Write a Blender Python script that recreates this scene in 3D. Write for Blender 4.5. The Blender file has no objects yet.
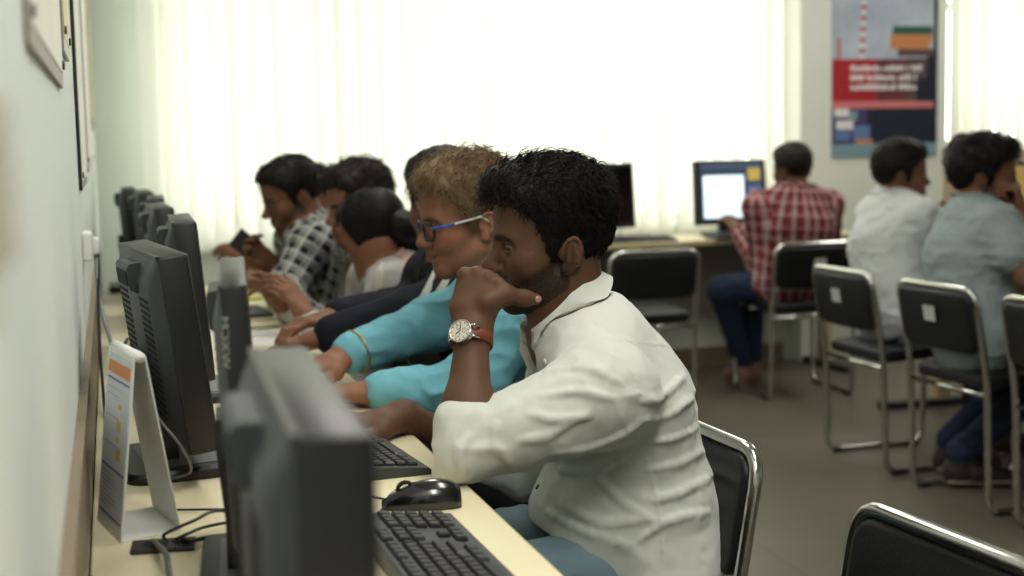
import bpy, bmesh, math, random
import numpy as np
from mathutils import Vector, Matrix

SC = bpy.context.scene
COL = SC.collection
rng = np.random.default_rng(7)
random.seed(7)

def lin(c):
    return tuple((x/12.92 if x <= .04045 else ((x+.055)/1.055)**2.4) for x in (v/255 for v in c))

# ------------------------------------------------------------------ camera, world, lights, exposure
CAM_LOC = np.array([0., 0., 1.26])
FPX, CX, CY = 1422.0, 512.0, 288.0
def cam_axes(vx=108., vy=148., roll=.02):
    y = np.array([vx-CX, -(vy-CY), -FPX]); y /= np.linalg.norm(y)
    u = np.array([-roll, 1., 0.]); u[2] = -(u[0]*y[0]+u[1]*y[1])/y[2]
    z = u/np.linalg.norm(u)
    return np.stack([np.cross(y, z), y, z], 1)          # cam = CAM @ world
CAM = cam_axes()
cd = bpy.data.cameras.new('camera'); cam = bpy.data.objects.new('camera', cd); COL.objects.link(cam)
cam.matrix_world = Matrix.Translation(Vector(CAM_LOC)) @ Matrix(CAM.T.tolist()).to_4x4()
cd.sensor_width = 36.0; cd.lens = FPX/1024*36; cd.clip_start = .02; cd.clip_end = 200
cd.dof.use_dof = True; cd.dof.focus_distance = 2.32; cd.dof.aperture_fstop = 3.4
SC.camera = cam
SC.view_settings.view_transform = 'Standard'; SC.view_settings.look = 'None'
SC.view_settings.gamma = 1.0; SC.view_settings.use_curve_mapping = False
SC.view_settings.exposure = 0.0

w = bpy.data.worlds.new('daylight'); SC.world = w; w.use_nodes = True
bg = w.node_tree.nodes['Background']; bg.inputs[0].default_value = (.95, 1.0, .95, 1); bg.inputs[1].default_value = 5.0

def area(name, loc, rot, sx, sy, power, color=(1, 1, 1), portal=False):
    l = bpy.data.lights.new(name, 'AREA'); l.shape = 'RECTANGLE'; l.size = sx; l.size_y = sy
    l.energy = power; l.color = color
    if portal: l.cycles.is_portal = True
    o = bpy.data.objects.new(name, l); COL.objects.link(o); o.location = loc; o.rotation_euler = rot
    return o
BACK = 7.22
area('window_portal', (1.9, BACK+.16, 1.6), (-math.pi/2, 0, 0), 3.5, 1.9, 1, portal=True)
area('window_portal', (5.4, BACK+.16, 1.7), (-math.pi/2, 0, 0), 1.6, 1.7, 1, portal=True)
LAMP = (1.0, .97, .90)
for x, y, p in ((1.1, 1.9, 27), (.9, 4.2, 24), (2.6, 6.3, 22), (4.4, 5.6, 24), (.4, .2, 36)):
    area('ceiling_lamp', (x, y, 2.86), (0, 0, 0), .35, 1.2, p, LAMP)

def at(px, py, X=None, Y=None, Z=None):
    d = CAM.T @ np.array([(px-CX)/FPX, -(py-CY)/FPX, -1.])
    if Y is not None: t = Y/d[1]
    elif Z is not None: t = (Z-CAM_LOC[2])/d[2]
    else: t = X/d[0]
    return CAM_LOC + d*t

# ------------------------------------------------------------------ materials
MATS = {}
def mat(name, c, rough=.5, metal=0., spec=.5, bump=0., bscale=60., var=0., vscale=8., c2=None, attr=None, sheen=0., coat=0., emit=None, estr=0., trans=0., stretch=None):
    if name in MATS: return MATS[name]
    m = bpy.data.materials.new(name); m.use_nodes = True; nt = m.node_tree; b = nt.nodes['Principled BSDF']
    col = lin(c)+(1,)
    b.inputs['Base Color'].default_value = col; b.inputs['Roughness'].default_value = rough
    b.inputs['Metallic'].default_value = metal; b.inputs['Specular IOR Level'].default_value = spec
    if sheen: b.inputs['Sheen Weight'].default_value = sheen
    if coat: b.inputs['Coat Weight'].default_value = coat
    if trans: b.inputs['Transmission Weight'].default_value = trans
    if emit: b.inputs['Emission Color'].default_value = lin(emit)+(1,); b.inputs['Emission Strength'].default_value = estr
    tc = nt.nodes.new('ShaderNodeTexCoord'); vec = tc.outputs['Object']
    if stretch:
        mp = nt.nodes.new('ShaderNodeMapping'); mp.inputs['Scale'].default_value = stretch
        nt.links.new(vec, mp.inputs[0]); vec = mp.outputs[0]
    src = None
    if attr:
        a = nt.nodes.new('ShaderNodeAttribute'); a.attribute_name = attr; src = a.outputs['Color']
        nt.links.new(src, b.inputs['Base Color'])
    if var:
        n = nt.nodes.new('ShaderNodeTexNoise'); n.inputs['Scale'].default_value = vscale; n.inputs['Detail'].default_value = 4
        nt.links.new(vec, n.inputs['Vector'])
        mx = nt.nodes.new('ShaderNodeMix'); mx.data_type = 'RGBA'
        mx.inputs[6].default_value = tuple(max(0, v*(1-var)) for v in col[:3])+(1,)
        mx.inputs[7].default_value = (lin(c2)+(1,)) if c2 else tuple(min(1, v*(1+var)) for v in col[:3])+(1,)
        nt.links.new(n.outputs[0], mx.inputs[0])
        if src is not None:
            m2 = nt.nodes.new('ShaderNodeMix'); m2.data_type = 'RGBA'; m2.blend_type = 'MULTIPLY'; m2.inputs[0].default_value = 1
            mx.inputs[6].default_value = (1-var,)*3+(1,); mx.inputs[7].default_value = (1+var*.4,)*3+(1,)
            nt.links.new(src, m2.inputs[6]); nt.links.new(mx.outputs[2], m2.inputs[7]); nt.links.new(m2.outputs[2], b.inputs['Base Color'])
        else: nt.links.new(mx.outputs[2], b.inputs['Base Color'])
    if bump:
        n = nt.nodes.new('ShaderNodeTexNoise'); n.inputs['Scale'].default_value = bscale; n.inputs['Detail'].default_value = 3
        nt.links.new(vec, n.inputs['Vector'])
        bp = nt.nodes.new('ShaderNodeBump'); bp.inputs['Strength'].default_value = bump; bp.inputs['Distance'].default_value = .01
        nt.links.new(n.outputs[0], bp.inputs['Height']); nt.links.new(bp.outputs[0], b.inputs['Normal'])
    MATS[name] = m; return m

def plaid(name, base, stripes, su=.05, sv=.05, rough=.85):
    """checked cloth on the 'puv' attribute: stripes = [(colour, phase, width, axis, weight)]"""
    if name in MATS: return MATS[name]
    m = mat(name, base, rough, spec=.2, bump=.15, bscale=300); nt = m.node_tree; b = nt.nodes['Principled BSDF']
    a = nt.nodes.new('ShaderNodeAttribute'); a.attribute_name = 'puv'
    sp = nt.nodes.new('ShaderNodeSeparateXYZ'); nt.links.new(a.outputs['Vector'], sp.inputs[0])
    cur = None
    for colr, ph, wd, ax, wt in stripes:
        d = nt.nodes.new('ShaderNodeMath'); d.operation = 'MULTIPLY_ADD'; d.inputs[1].default_value = 1/(su if ax == 0 else sv); d.inputs[2].default_value = 100+ph
        nt.links.new(sp.outputs[ax], d.inputs[0])
        f = nt.nodes.new('ShaderNodeMath'); f.operation = 'FRACT'; nt.links.new(d.outputs[0], f.inputs[0])
        l = nt.nodes.new('ShaderNodeMath'); l.operation = 'LESS_THAN'; l.inputs[1].default_value = wd; nt.links.new(f.outputs[0], l.inputs[0])
        s = nt.nodes.new('ShaderNodeMath'); s.operation = 'MULTIPLY'; s.inputs[1].default_value = wt; nt.links.new(l.outputs[0], s.inputs[0])
        mx = nt.nodes.new('ShaderNodeMix'); mx.data_type = 'RGBA'; nt.links.new(s.outputs[0], mx.inputs[0])
        if cur is None: mx.inputs[6].default_value = lin(base)+(1,)
        else: nt.links.new(cur, mx.inputs[6])
        mx.inputs[7].default_value = lin(colr)+(1,); cur = mx.outputs[2]
    nt.links.new(cur, b.inputs['Base Color'])
    return m

# ------------------------------------------------------------------ objects
def tag(o, label=None, cat=None, group=None, kind=None):
    if label: o['label'] = label
    if cat: o['category'] = cat
    if group: o['group'] = group
    if kind: o['kind'] = kind
    return o
def thing(name, label, cat, loc=(0, 0, 0), rz=0., group=None):
    o = bpy.data.objects.new(name, None); COL.objects.link(o); o.empty_display_size = .1
    o.location = loc; o.rotation_euler = (0, 0, rz); return tag(o, label, cat, group)
def mesh_obj(name, V, Fs, m, parent=None, smooth=True, loc=None, fm=None, attrs=None):
    me = bpy.data.meshes.new(name)
    V = np.asarray(V, float)
    if isinstance(Fs, np.ndarray):
        n = len(Fs); k = Fs.shape[1]
        me.vertices.add(len(V)); me.vertices.foreach_set('co', V.ravel().astype(np.float32))
        me.loops.add(n*k); me.loops.foreach_set('vertex_index', Fs.ravel().astype(np.int32))
        me.polygons.add(n); me.polygons.foreach_set('loop_start', np.arange(0, n*k, k, dtype=np.int32))
        me.update(calc_edges=True); me.validate()
    else:
        me.from_pydata([tuple(v) for v in V], [], [tuple(f) for f in Fs]); me.update()
    for mm in (m if isinstance(m, (list, tuple)) else [m]): me.materials.append(mm)
    if fm is not None: me.polygons.foreach_set('material_index', np.asarray(fm, dtype=np.int32))
    me.polygons.foreach_set('use_smooth', [smooth]*len(me.polygons))
    for k, (a, t) in (attrs or {}).items():
        at_ = me.attributes.new(k, t, 'POINT')
        at_.data.foreach_set('color' if 'COLOR' in t else 'vector', np.asarray(a, np.float32).ravel())
    o = bpy.data.objects.new(name, me); COL.objects.link(o)
    if parent is not None: o.parent = parent
    if loc is not None: o.location = loc
    return o
def struct(name, V, F, m, parent=None, smooth=False):
    o = mesh_obj(name, V, F, m, parent, smooth)
    if parent is None: o['kind'] = 'structure'
    return o

class MB:
    """collects shapes into one mesh"""
    def __init__(s): s.V = []; s.F = []; s.M = []; s.mi = 0
    def add(s, V, F):
        n = len(s.V); s.V += [tuple(v) for v in V]; s.F += [tuple(i+n for i in f) for f in F]; s.M += [s.mi]*len(F); return s
    def box(s, lo, hi, bev=0., seg=2, R=None, c=None):
        bm = bmesh.new(); bmesh.ops.create_cube(bm, size=1)
        lo, hi = np.array(lo, float), np.array(hi, float)
        for v in bm.verts: v.co = Vector(((lo+hi)/2 + np.array(v.co)*(hi-lo)))
        if bev: bmesh.ops.bevel(bm, geom=list(bm.edges), offset=min(bev, .49*float((hi-lo).min())), segments=seg, profile=.5, affect='EDGES')
        return s.bm(bm, R, c)
    def bm(s, bm, R=None, c=None):
        bm.verts.ensure_lookup_table(); bm.verts.index_update()
        V = np.array([v.co[:] for v in bm.verts])
        if R is not None: V = V @ np.array(R).T
        if c is not None: V = V + np.array(c)
        F = [[v.index for v in f.verts] for f in bm.faces]; bm.free(); return s.add(V, F)
    def prism(s, poly, axis, a, b):
        """poly (2D) extruded along axis 0/1/2 from a to b"""
        o = [i for i in range(3) if i != axis]; n = len(poly); V = []
        for h in (a, b):
            for p in poly:
                q = [0, 0, 0]; q[axis] = h; q[o[0]] = p[0]; q[o[1]] = p[1]; V.append(q)
        F = [[i, (i+1) % n, n+(i+1) % n, n+i] for i in range(n)] + [list(range(n))[::-1], list(range(n, 2*n))]
        return s.add(V, F)
    def loft(s, rings, cap=True, closed=False):
        n = len(rings[0]); V = [p for r in rings for p in r]; F = []
        for i in range(len(rings)-(0 if closed else 1)):
            for j in range(n):
                i2 = (i+1) % len(rings); F.append([i*n+j, i*n+(j+1) % n, i2*n+(j+1) % n, i2*n+j])
        if cap and not closed: F += [list(range(n))[::-1], list(range((len(rings)-1)*n, len(rings)*n))]
        return s.add(V, F)
    def tube(s, pts, r, closed=False, n=8):
        P = np.array(pts, float); m = len(P); r = np.broadcast_to(np.asarray(r, float), (m,))
        T = np.roll(P, -1, 0)-np.roll(P, 1, 0)
        if not closed: T[0] = P[1]-P[0]; T[-1] = P[-1]-P[-2]
        T /= np.linalg.norm(T, axis=1)[:, None]+1e-12
        u = np.cross(T[0], [0, 0, 1.]);  u = np.cross(T[0], [1., 0, 0]) if np.linalg.norm(u) < .1 else u
        rings = []
        for i in range(m):
            u = u-T[i]*np.dot(u, T[i]); u /= np.linalg.norm(u)+1e-12; v = np.cross(T[i], u)
            rings.append([P[i]+r[i]*(math.cos(a)*u+math.sin(a)*v) for a in np.linspace(0, 2*math.pi, n, endpoint=False)])
        return s.loft(rings, True, closed)
    def disc(s, c, nrm, r, h, n=20, r2=None):
        nrm = np.array(nrm, float); nrm /= np.linalg.norm(nrm); c = np.array(c, float)
        u = np.cross(nrm, [0, 0, 1.]); u = np.array([1., 0, 0]) if np.linalg.norm(u) < .1 else u/np.linalg.norm(u); v = np.cross(nrm, u)
        ring = lambda q, hh: [c+nrm*hh+q*(math.cos(a)*u+math.sin(a)*v) for a in np.linspace(0, 2*math.pi, n, endpoint=False)]
        return s.loft([ring(r, 0), ring(r2 or r, h)])
    def build(s, name, m, parent=None, smooth=False, loc=None):
        return mesh_obj(name, s.V, s.F, m, parent, smooth, loc, fm=s.M)
def fillet(pts, rad, closed=False, seg=5):
    P = [np.array(p, float) for p in pts]; out = []; n = len(P)
    for i in range(n):
        if not closed and i in (0, n-1): out.append(P[i]); continue
        a, b, c = P[i-1], P[i], P[(i+1) % n]
        d1, d2 = a-b, c-b; l1, l2 = np.linalg.norm(d1), np.linalg.norm(d2)
        t = min(rad, .49*l1, .49*l2); p0, p2 = b+d1/l1*t, b+d2/l2*t
        for q in np.linspace(0, 1, seg): out.append((1-q)**2*p0+2*q*(1-q)*b+q*q*p2)
    return out
def spline(pts, n=8):
    P = np.array(pts, float); P = np.vstack([2*P[0]-P[1], P, 2*P[-1]-P[-2]]); out = []
    for i in range(1, len(P)-2):
        for t in np.linspace(0, 1, n, endpoint=False):
            a, b, c, d = P[i-1:i+3]
            out.append(.5*((2*b)+(c-a)*t+(2*a-5*b+4*c-d)*t*t+(3*b-a-3*c+d)*t**3))
    out.append(P[-2]); return np.array(out)
def smooth_by_angle(o, ang=35):
    me = o.data; me.polygons.foreach_set('use_smooth', [True]*len(me.polygons)); me.set_sharp_from_angle(angle=math.radians(ang)); return o
def children(o): return [c for c in bpy.data.objects if c.parent == o]
def copy_tree(o, parent=None):
    c = o.copy(); COL.objects.link(c)
    if parent is not None: c.parent = parent
    for ch in children(o): copy_tree(ch, c)
    return c

# materials shared
M_wall = mat('wall_paint', (229, 236, 231), .75, bump=.05, bscale=120, spec=.3)
M_wallb = mat('back_wall_paint', (220, 224, 214), .8, bump=.05, bscale=90, spec=.3)
M_ceil = mat('ceiling_paint', (225, 225, 220), .9)
M_desk = mat('cream_laminate', (232, 222, 186), .32, var=.05, vscale=3, spec=.5)
M_edge = mat('cream_edge', (196, 180, 138), .5)
M_wood = mat('grey_wood', (128, 112, 92), .4, var=.25, vscale=6, stretch=(8, 1, 20))
M_black = mat('black_plastic', (30, 31, 32), .42, bump=.05, bscale=700)
M_grey = mat('charcoal_plastic', (52, 56, 57), .45, bump=.06, bscale=600)
M_side = mat('dark_bezel_plastic', (19, 20, 21), .4)
M_dark = mat('dark_recess', (8, 8, 8), .8)
M_chrome = mat('chrome', (205, 205, 200), .16, metal=1.)
M_vinyl = mat('black_vinyl', (20, 22, 22), .46, bump=.12, bscale=260, spec=.35)
M_rubber = mat('black_rubber', (15, 15, 15), .7)
M_white = mat('white_card', (228, 230, 226), .55)
M_cable = mat('black_cable', (12, 12, 12), .45)
M_greycable = mat('grey_cable', (92, 94, 92), .5)

# ------------------------------------------------------------------ room
def boxV(lo, hi): m = MB(); m.box(lo, hi); return m
RX, FY, CZ = 7.2, -2.4, 2.9
def floor_mat():
    m = mat('floor_tile', (103, 97, 86), .38, var=.10, vscale=5, spec=.35); nt = m.node_tree; b = nt.nodes['Principled BSDF']
    mx = [n for n in nt.nodes if n.type == 'MIX'][0]
    tc = nt.nodes.new('ShaderNodeTexCoord'); mp = nt.nodes.new('ShaderNodeMapping'); mp.inputs['Rotation'].default_value = (0, 0, .02)
    nt.links.new(tc.outputs['Object'], mp.inputs[0])
    br = nt.nodes.new('ShaderNodeTexBrick'); br.offset = 0; br.inputs['Scale'].default_value = 1
    br.inputs['Brick Width'].default_value = .6; br.inputs['Row Height'].default_value = .6; br.inputs['Mortar Size'].default_value = .003
    br.inputs['Color1'].default_value = (1, 1, 1, 1); br.inputs['Color2'].default_value = (.86, .85, .84, 1); br.inputs['Mortar'].default_value = (.6, .58, .55, 1)
    nt.links.new(mp.outputs[0], br.inputs[0])
    m2 = nt.nodes.new('ShaderNodeMix'); m2.data_type = 'RGBA'; m2.blend_type = 'MULTIPLY'; m2.inputs[0].default_value = 1
    nt.links.new(mx.outputs[2], m2.inputs[6]); nt.links.new(br.outputs[0], m2.inputs[7]); nt.links.new(m2.outputs[2], b.inputs['Base Color'])
    return m
WX = -.06
m = boxV((WX, FY, -.1), (RX, BACK, 0)); struct('floor', m.V, m.F, floor_mat())
m = boxV((WX-.15, FY-.15, CZ), (RX+.15, BACK+.2, CZ+.1)); struct('ceiling', m.V, m.F, M_ceil)
m = boxV((WX-.15, FY-.15, -.1), (WX, BACK+.2, CZ)); struct('wall_left', m.V, m.F, M_wall)
m = boxV((RX, FY-.15, -.1), (RX+.15, BACK+.2, CZ)); struct('wall_right', m.V, m.F, M_wall)
m = boxV((WX, FY-.15, -.1), (RX, FY, CZ)); struct('wall_front', m.V, m.F, M_wall)
W1, W2 = (.22, 3.58), (4.62, 6.3); ZS, ZT, ZS2 = .80, 2.42, 1.16
m = MB()
for lo, hi in (((WX, BACK, -.1), (RX, BACK+.2, ZS)), ((WX, BACK, ZT), (RX, BACK+.2, CZ)), ((WX, BACK, ZS), (W1[0], BACK+.2, ZT)),
               ((W1[1], BACK, ZS), (W2[0], BACK+.2, ZT)), ((W2[1], BACK, ZS), (RX, BACK+.2, ZT)), ((W2[0], BACK, ZS), (W2[1], BACK+.2, ZS2))): m.box(lo, hi)
struct('wall_back', m.V, m.F, M_wallb)
m = MB(); m.box((3.66, BACK-.10, 0), (4.57, BACK, CZ), .004); struct('trim_3', m.V, m.F, M_wallb)      # shallow pilaster between the windows
m = boxV((WX, -1.5, .742), (WX+.013, 5.6, .888)); struct('trim_1', m.V, m.F, M_wood)                    # wooden rail along the wall over the desk
m = boxV((WX, 5.4, 0), (WX+.012, BACK, .1)); struct('baseboard_left', m.V, m.F, M_wood)
m = boxV((WX+.012, BACK-.012, 0), (3.6, BACK, .1)); struct('baseboard_back', m.V, m.F, M_wood)
M_alu = mat('white_window_frame', (222, 222, 216), .4)
M_glass = bpy.data.materials.new('window_glass'); M_glass.use_nodes = True
nt = M_glass.node_tree; nt.nodes.clear(); o_ = nt.nodes.new('ShaderNodeOutputMaterial'); mx = nt.nodes.new('ShaderNodeMixShader'); mx.inputs[0].default_value = .05
t_ = nt.nodes.new('ShaderNodeBsdfTransparent'); g_ = nt.nodes.new('ShaderNodeBsdfGlossy'); g_.inputs['Roughness'].default_value = .02
nt.links.new(t_.outputs[0], mx.inputs[1]); nt.links.new(g_.outputs[0], mx.inputs[2]); nt.links.new(mx.outputs[0], o_.inputs[0])
for k, (a, b) in enumerate((W1, W2)):
    m = MB(); y0, y1 = BACK+.09, BACK+.14
    n = 3 if k == 0 else 2; zs = ZS if k == 0 else ZS2
    for i in range(n+1):
        x = a+(b-a-.05)*i/n; m.box((x, y0, zs), (x+.05, y1, ZT), .004)
    for z in (zs, ZT-.05, 1.95): m.box((a, y0, z), (b, y1, z+.05), .004)
    f = struct('window_%d' % (k+1), m.V, m.F, M_alu)
    g = MB(); g.box((a+.01, y0+.02, zs+.01), (b-.01, y0+.026, ZT-.01)); g.build('pane', M_glass, f)
    s = MB(); s.box((a-.05, BACK-.06, zs-.03), (b+.05, BACK+.09, zs), .004); s.build('window_sill', M_alu, f)

# vertical blinds
M_vane = bpy.data.materials.new('blind_fabric'); M_vane.use_nodes = True
nt = M_vane.node_tree; nt.nodes.clear(); o_ = nt.nodes.new('ShaderNodeOutputMaterial'); mx = nt.nodes.new('ShaderNodeMixShader'); mx.inputs[0].default_value = .31
d_ = nt.nodes.new('ShaderNodeBsdfDiffuse'); t_ = nt.nodes.new('ShaderNodeBsdfTranslucent')
tc = nt.nodes.new('ShaderNodeTexCoord'); wv = nt.nodes.new('ShaderNodeTexNoise'); mp = nt.nodes.new('ShaderNodeMapping'); mp.inputs['Scale'].default_value = (9, 9, .3)
nt.links.new(tc.outputs['Object'], mp.inputs[0]); nt.links.new(mp.outputs[0], wv.inputs[0]); wv.inputs['Scale'].default_value = 3
mc = nt.nodes.new('ShaderNodeMix'); mc.data_type = 'RGBA'; nt.links.new(wv.outputs[0], mc.inputs[0])
mc.inputs[6].default_value = lin((240, 241, 226))+(1,); mc.inputs[7].default_value = lin((250, 249, 238))+(1,)
nt.links.new(mc.outputs[2], d_.inputs[0]); nt.links.new(mc.outputs[2], t_.inputs[0])
nt.links.new(d_.outputs[0], mx.inputs[1]); nt.links.new(t_.outputs[0], mx.inputs[2]); nt.links.new(mx.outputs[0], o_.inputs[0])
def blinds(x0, x1, label, zb, zt=2.62):
    y = BACK-.10
    root = thing('vertical_blind', label, 'blind', ((x0+x1)/2, y, zb), 0, 'vertical blinds on the window wall')
    L = np.array(root.location)
    h = MB(); h.box((x0, y-.03, zt), (x1, y+.03, zt+.05), .005); h.V = [tuple(np.array(v)-L) for v in h.V]; h.build('headrail', M_alu, root)
    V, F = [], []; x = x0+.05; i = 0
    while x < x1-.03:
        a = math.radians(15+rng.normal(0, 7)); wd = .127; off = rng.normal(0, .004)
        for j in range(5):
            u = (j/4-.5)*wd; bow = .007*(1-(2*j/4-1)**2)
            px, py = x+off+u*math.cos(a)+bow*math.sin(a), y+u*math.sin(a)-bow*math.cos(a)
            V += [(px-L[0], py-L[1], 0), (px-L[0], py-L[1], zt-zb)]
        b = i*10
        for j in range(4): F.append([b+2*j, b+2*j+2, b+2*j+3, b+2*j+1])
        i += 1; x += .106
    mesh_obj('slats', V, F, M_vane, root, True)
    return root
blinds(.17, 3.65, 'long wall of closed cream vertical blinds glowing with daylight', .74)
blinds(4.575, 6.4, 'closed cream vertical blinds right of the red and blue poster', 1.10)

# framed prints on the left wall
M_fr = mat('aluminium_edge', (150, 150, 146), .35, metal=.6); M_pr = mat('pale_print', (206, 202, 192), .4, var=.12, vscale=5); M_pr2 = mat('yellow_print', (204, 186, 120), .4, var=.2, vscale=4)
M_pink = mat('rose_edge', (150, 138, 130), .5)
def wall_print(y0, y1, z0, z1, mats, label, th=.004):
    r = thing('framed_print', label, 'picture', (WX+.001, (y0+y1)/2, z0), 0, 'prints hung along the left wall')
    a = MB(); w_ = (y1-y0)/2; h = z1-z0
    a.box((.0, -w_, 0), (th, w_, h), .002); a.build('backing_board', mats[0], r)
    a = MB(); a.box((th, -w_+.015, .02), (th+.001, w_-.015, h-.02)); a.build('print', mats[1], r)
    for y, z in ((-w_+.03, .03), (w_-.03, .03)): a = MB(); a.disc((th, y, z), (1, 0, 0), .006, .004, 12); a.build('screw_cap', M_black, r, True)
wall_print(1.2, 2.06, 1.342, 2.0, (M_pink, M_pr), 'large pale print with rosy edge, nearest on the left wall')
wall_print(2.14, 2.44, 1.40, 1.95, (M_fr, M_pr2), 'small yellowish print, second along the left wall', .006)
wall_print(2.98, 3.72, 1.176, 2.2, (M_black, M_pr), 'tall dark-edged print hanging lowest and third along the left wall', .006)
wall_print(4.0, 5.2, 1.20, 2.2, (M_fr, M_pr), 'tall pale print, fourth along the left wall', .006)
wall_print(5.6, 6.5, 1.33, 2.2, (M_fr, M_pr2), 'yellow-edged print on the left wall, farthest from the camera', .006)
r = thing('light_switch', 'pale switch box on the left wall at the very edge of view', 'switch', (WX+.001, .53, 1.19))
a = MB(); a.box((0, -.045, 0), (.018, .045, .12), .006); a.build('face_plate', M_white, r)
a = MB(); a.box((.017, -.02, .03), (.026, .02, .09), .004); a.build('rocker', mat('rocker_cream', (200, 198, 186), .5), r)

# poster on the pilaster
def poster():
    y = BACK-.103; x0, x1, z0, z1 = 3.845, 4.50, 1.125, 2.45
    r = thing('poster', 'tall printed poster with a red band, crane and ship on the pilaster', 'poster', ((x0+x1)/2, y, z0))
    W, H = (x1-x0)/2, z1-z0
    sky = mat('poster_sky', (150, 165, 196), .5, var=.5, vscale=3.5, c2=(214, 224, 232)); base = MB(); base.box((-W, -.004, 0), (W, .002, H)); base.build('sheet', sky, r)
    cols = {'red': (165, 30, 44), 'dkred': (105, 48, 58), 'navy': (28, 32, 52), 'salmon': (206, 120, 120), 'green': (46, 92, 80), 'orange': (196, 130, 84), 'brown': (90, 72, 70),
            'white': (225, 220, 222), 'blue': (96, 122, 170), 'teal': (120, 150, 160), 'purple': (70, 60, 100), 'crane': (190, 90, 90)}
    keys = list(cols); a = MB(); lay = [.0045]
    def q(u0, u1, v0, v1, c):
        lay[0] += .00004
        a.mi = keys.index(c); a.box((-W+2*W*u0, -lay[0]-.0006, H*v0), (-W+2*W*u1, -lay[0], H*v1))
    z = lambda zz: (zz-z0)/H
    q(0, 1, 0, z(1.205), 'teal'); q(0, 1, z(1.20), z(1.40), 'navy'); q(.0, .33, z(1.20), z(1.40), 'purple')
    for u0, u1, v0, v1, c in ((.02, .16, 1.35, 1.41, 'white'), (.04, .2, 1.28, 1.33, 'white'), (.2, .36, 1.22, 1.3, 'blue'), (.03, .17, 1.22, 1.27, 'blue'), (.22, .38, 1.2, 1.225, 'orange'), (.16, .24, 1.33, 1.38, 'teal')): q(u0, u1, z(v0), z(v1), c)
    q(0, 1, z(1.395), z(1.445), 'salmon'); q(0, .42, z(1.435), z(1.665), 'red'); q(.42, .7, z(1.435), z(1.665), 'dkred'); q(.7, 1, z(1.435), z(1.67), 'brown')
    q(.8, 1, z(1.43), z(1.56), 'navy'); q(.9, 1, z(1.56), z(1.72), 'navy')
    q(.55, .95, z(1.76), z(1.80), 'orange'); q(.57, .95, z(1.80), z(1.845), 'green'); q(.55, .92, z(1.72), z(1.76), 'orange'); q(.62, 1, z(1.68), z(1.72), 'brown')
    q(.965, 1, z(1.2), 1, 'navy')
    for i in range(26): zz = 1.67+i*.03; q(.255+i*.0016, .305+i*.0016, z(zz), z(zz+.018), 'crane' if i % 2 else 'white')
    q(.05, .075, z(1.67), z(1.78), 'crane')
    rr = random.Random(3)
    for ln, (zz, u1) in enumerate(((1.60, .84), (1.548, .80), (1.495, .78))):      # three lines of small pale lettering, unreadable in the photo
        u = .17
        while u < u1:
            wl = rr.choice((.018, .024, .03)); q(u, u+wl, z(zz), z(zz+rr.choice((.022, .03, .034))), 'white'); u += wl+.008
            if rr.random() < .22: u += .022
    a.build('print', [mat('poster_'+k, cols[k], .5) for k in keys], r)
poster()

# ------------------------------------------------------------------ desks
DZ = .74
def desk(name, label, L, D, loc, rz, legs, panel=True, group=None):
    """top runs along local y (length L), depth D along -x .. front edge at x = 0 faces +x"""
    r = thing(name, label, 'desk', loc, rz, group)
    a = MB(); a.box((-D, -L/2, DZ-.025), (0, L/2, DZ), .003); a.mi = 1; a.box((-.001, -L/2, DZ-.0245), (.0012, L/2, DZ-.0008)); a.build('desktop', [M_desk, M_edge], r)
    for y in legs:
        a = MB(); a.box((-D*.62, y-.028, .03), (-D*.62+.07, y+.028, DZ-.025), .004); lg = a.build('leg', M_edge, r)
        a = MB(); a.box((-D+.04, y-.03, 0), (-.02, y+.03, .035), .01); a.build('foot_bar', M_grey, lg)
    if panel:
        a = MB(); a.box((-D+.05, -L/2+.05, .3), (-D+.068, L/2-.05, DZ-.03), .002); a.build('modesty_panel', mat('grey_panel', (120, 118, 110), .6), r)
    return r
desk('computer_desk', 'long narrow cream computer desk along the left wall with black monitors on it', 6.9, .546, (.50, 1.95, 0), 0, (-3.3, -2, -.7, .7, 2, 3.3))
desk('computer_desk', 'cream desk under the big blinds at the back holding the lit monitor', 2.35, .5, (2.62, 6.585, 0), -math.pi/2+.06, (-1.1, -.03, 1.1))
desk('computer_desk', 'cream desk that the two men in pale shirts lean on', 3.2, .6, (3.32, 4.22, 0), math.pi, (-1.5, -.4, .5, 1.5))

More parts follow.
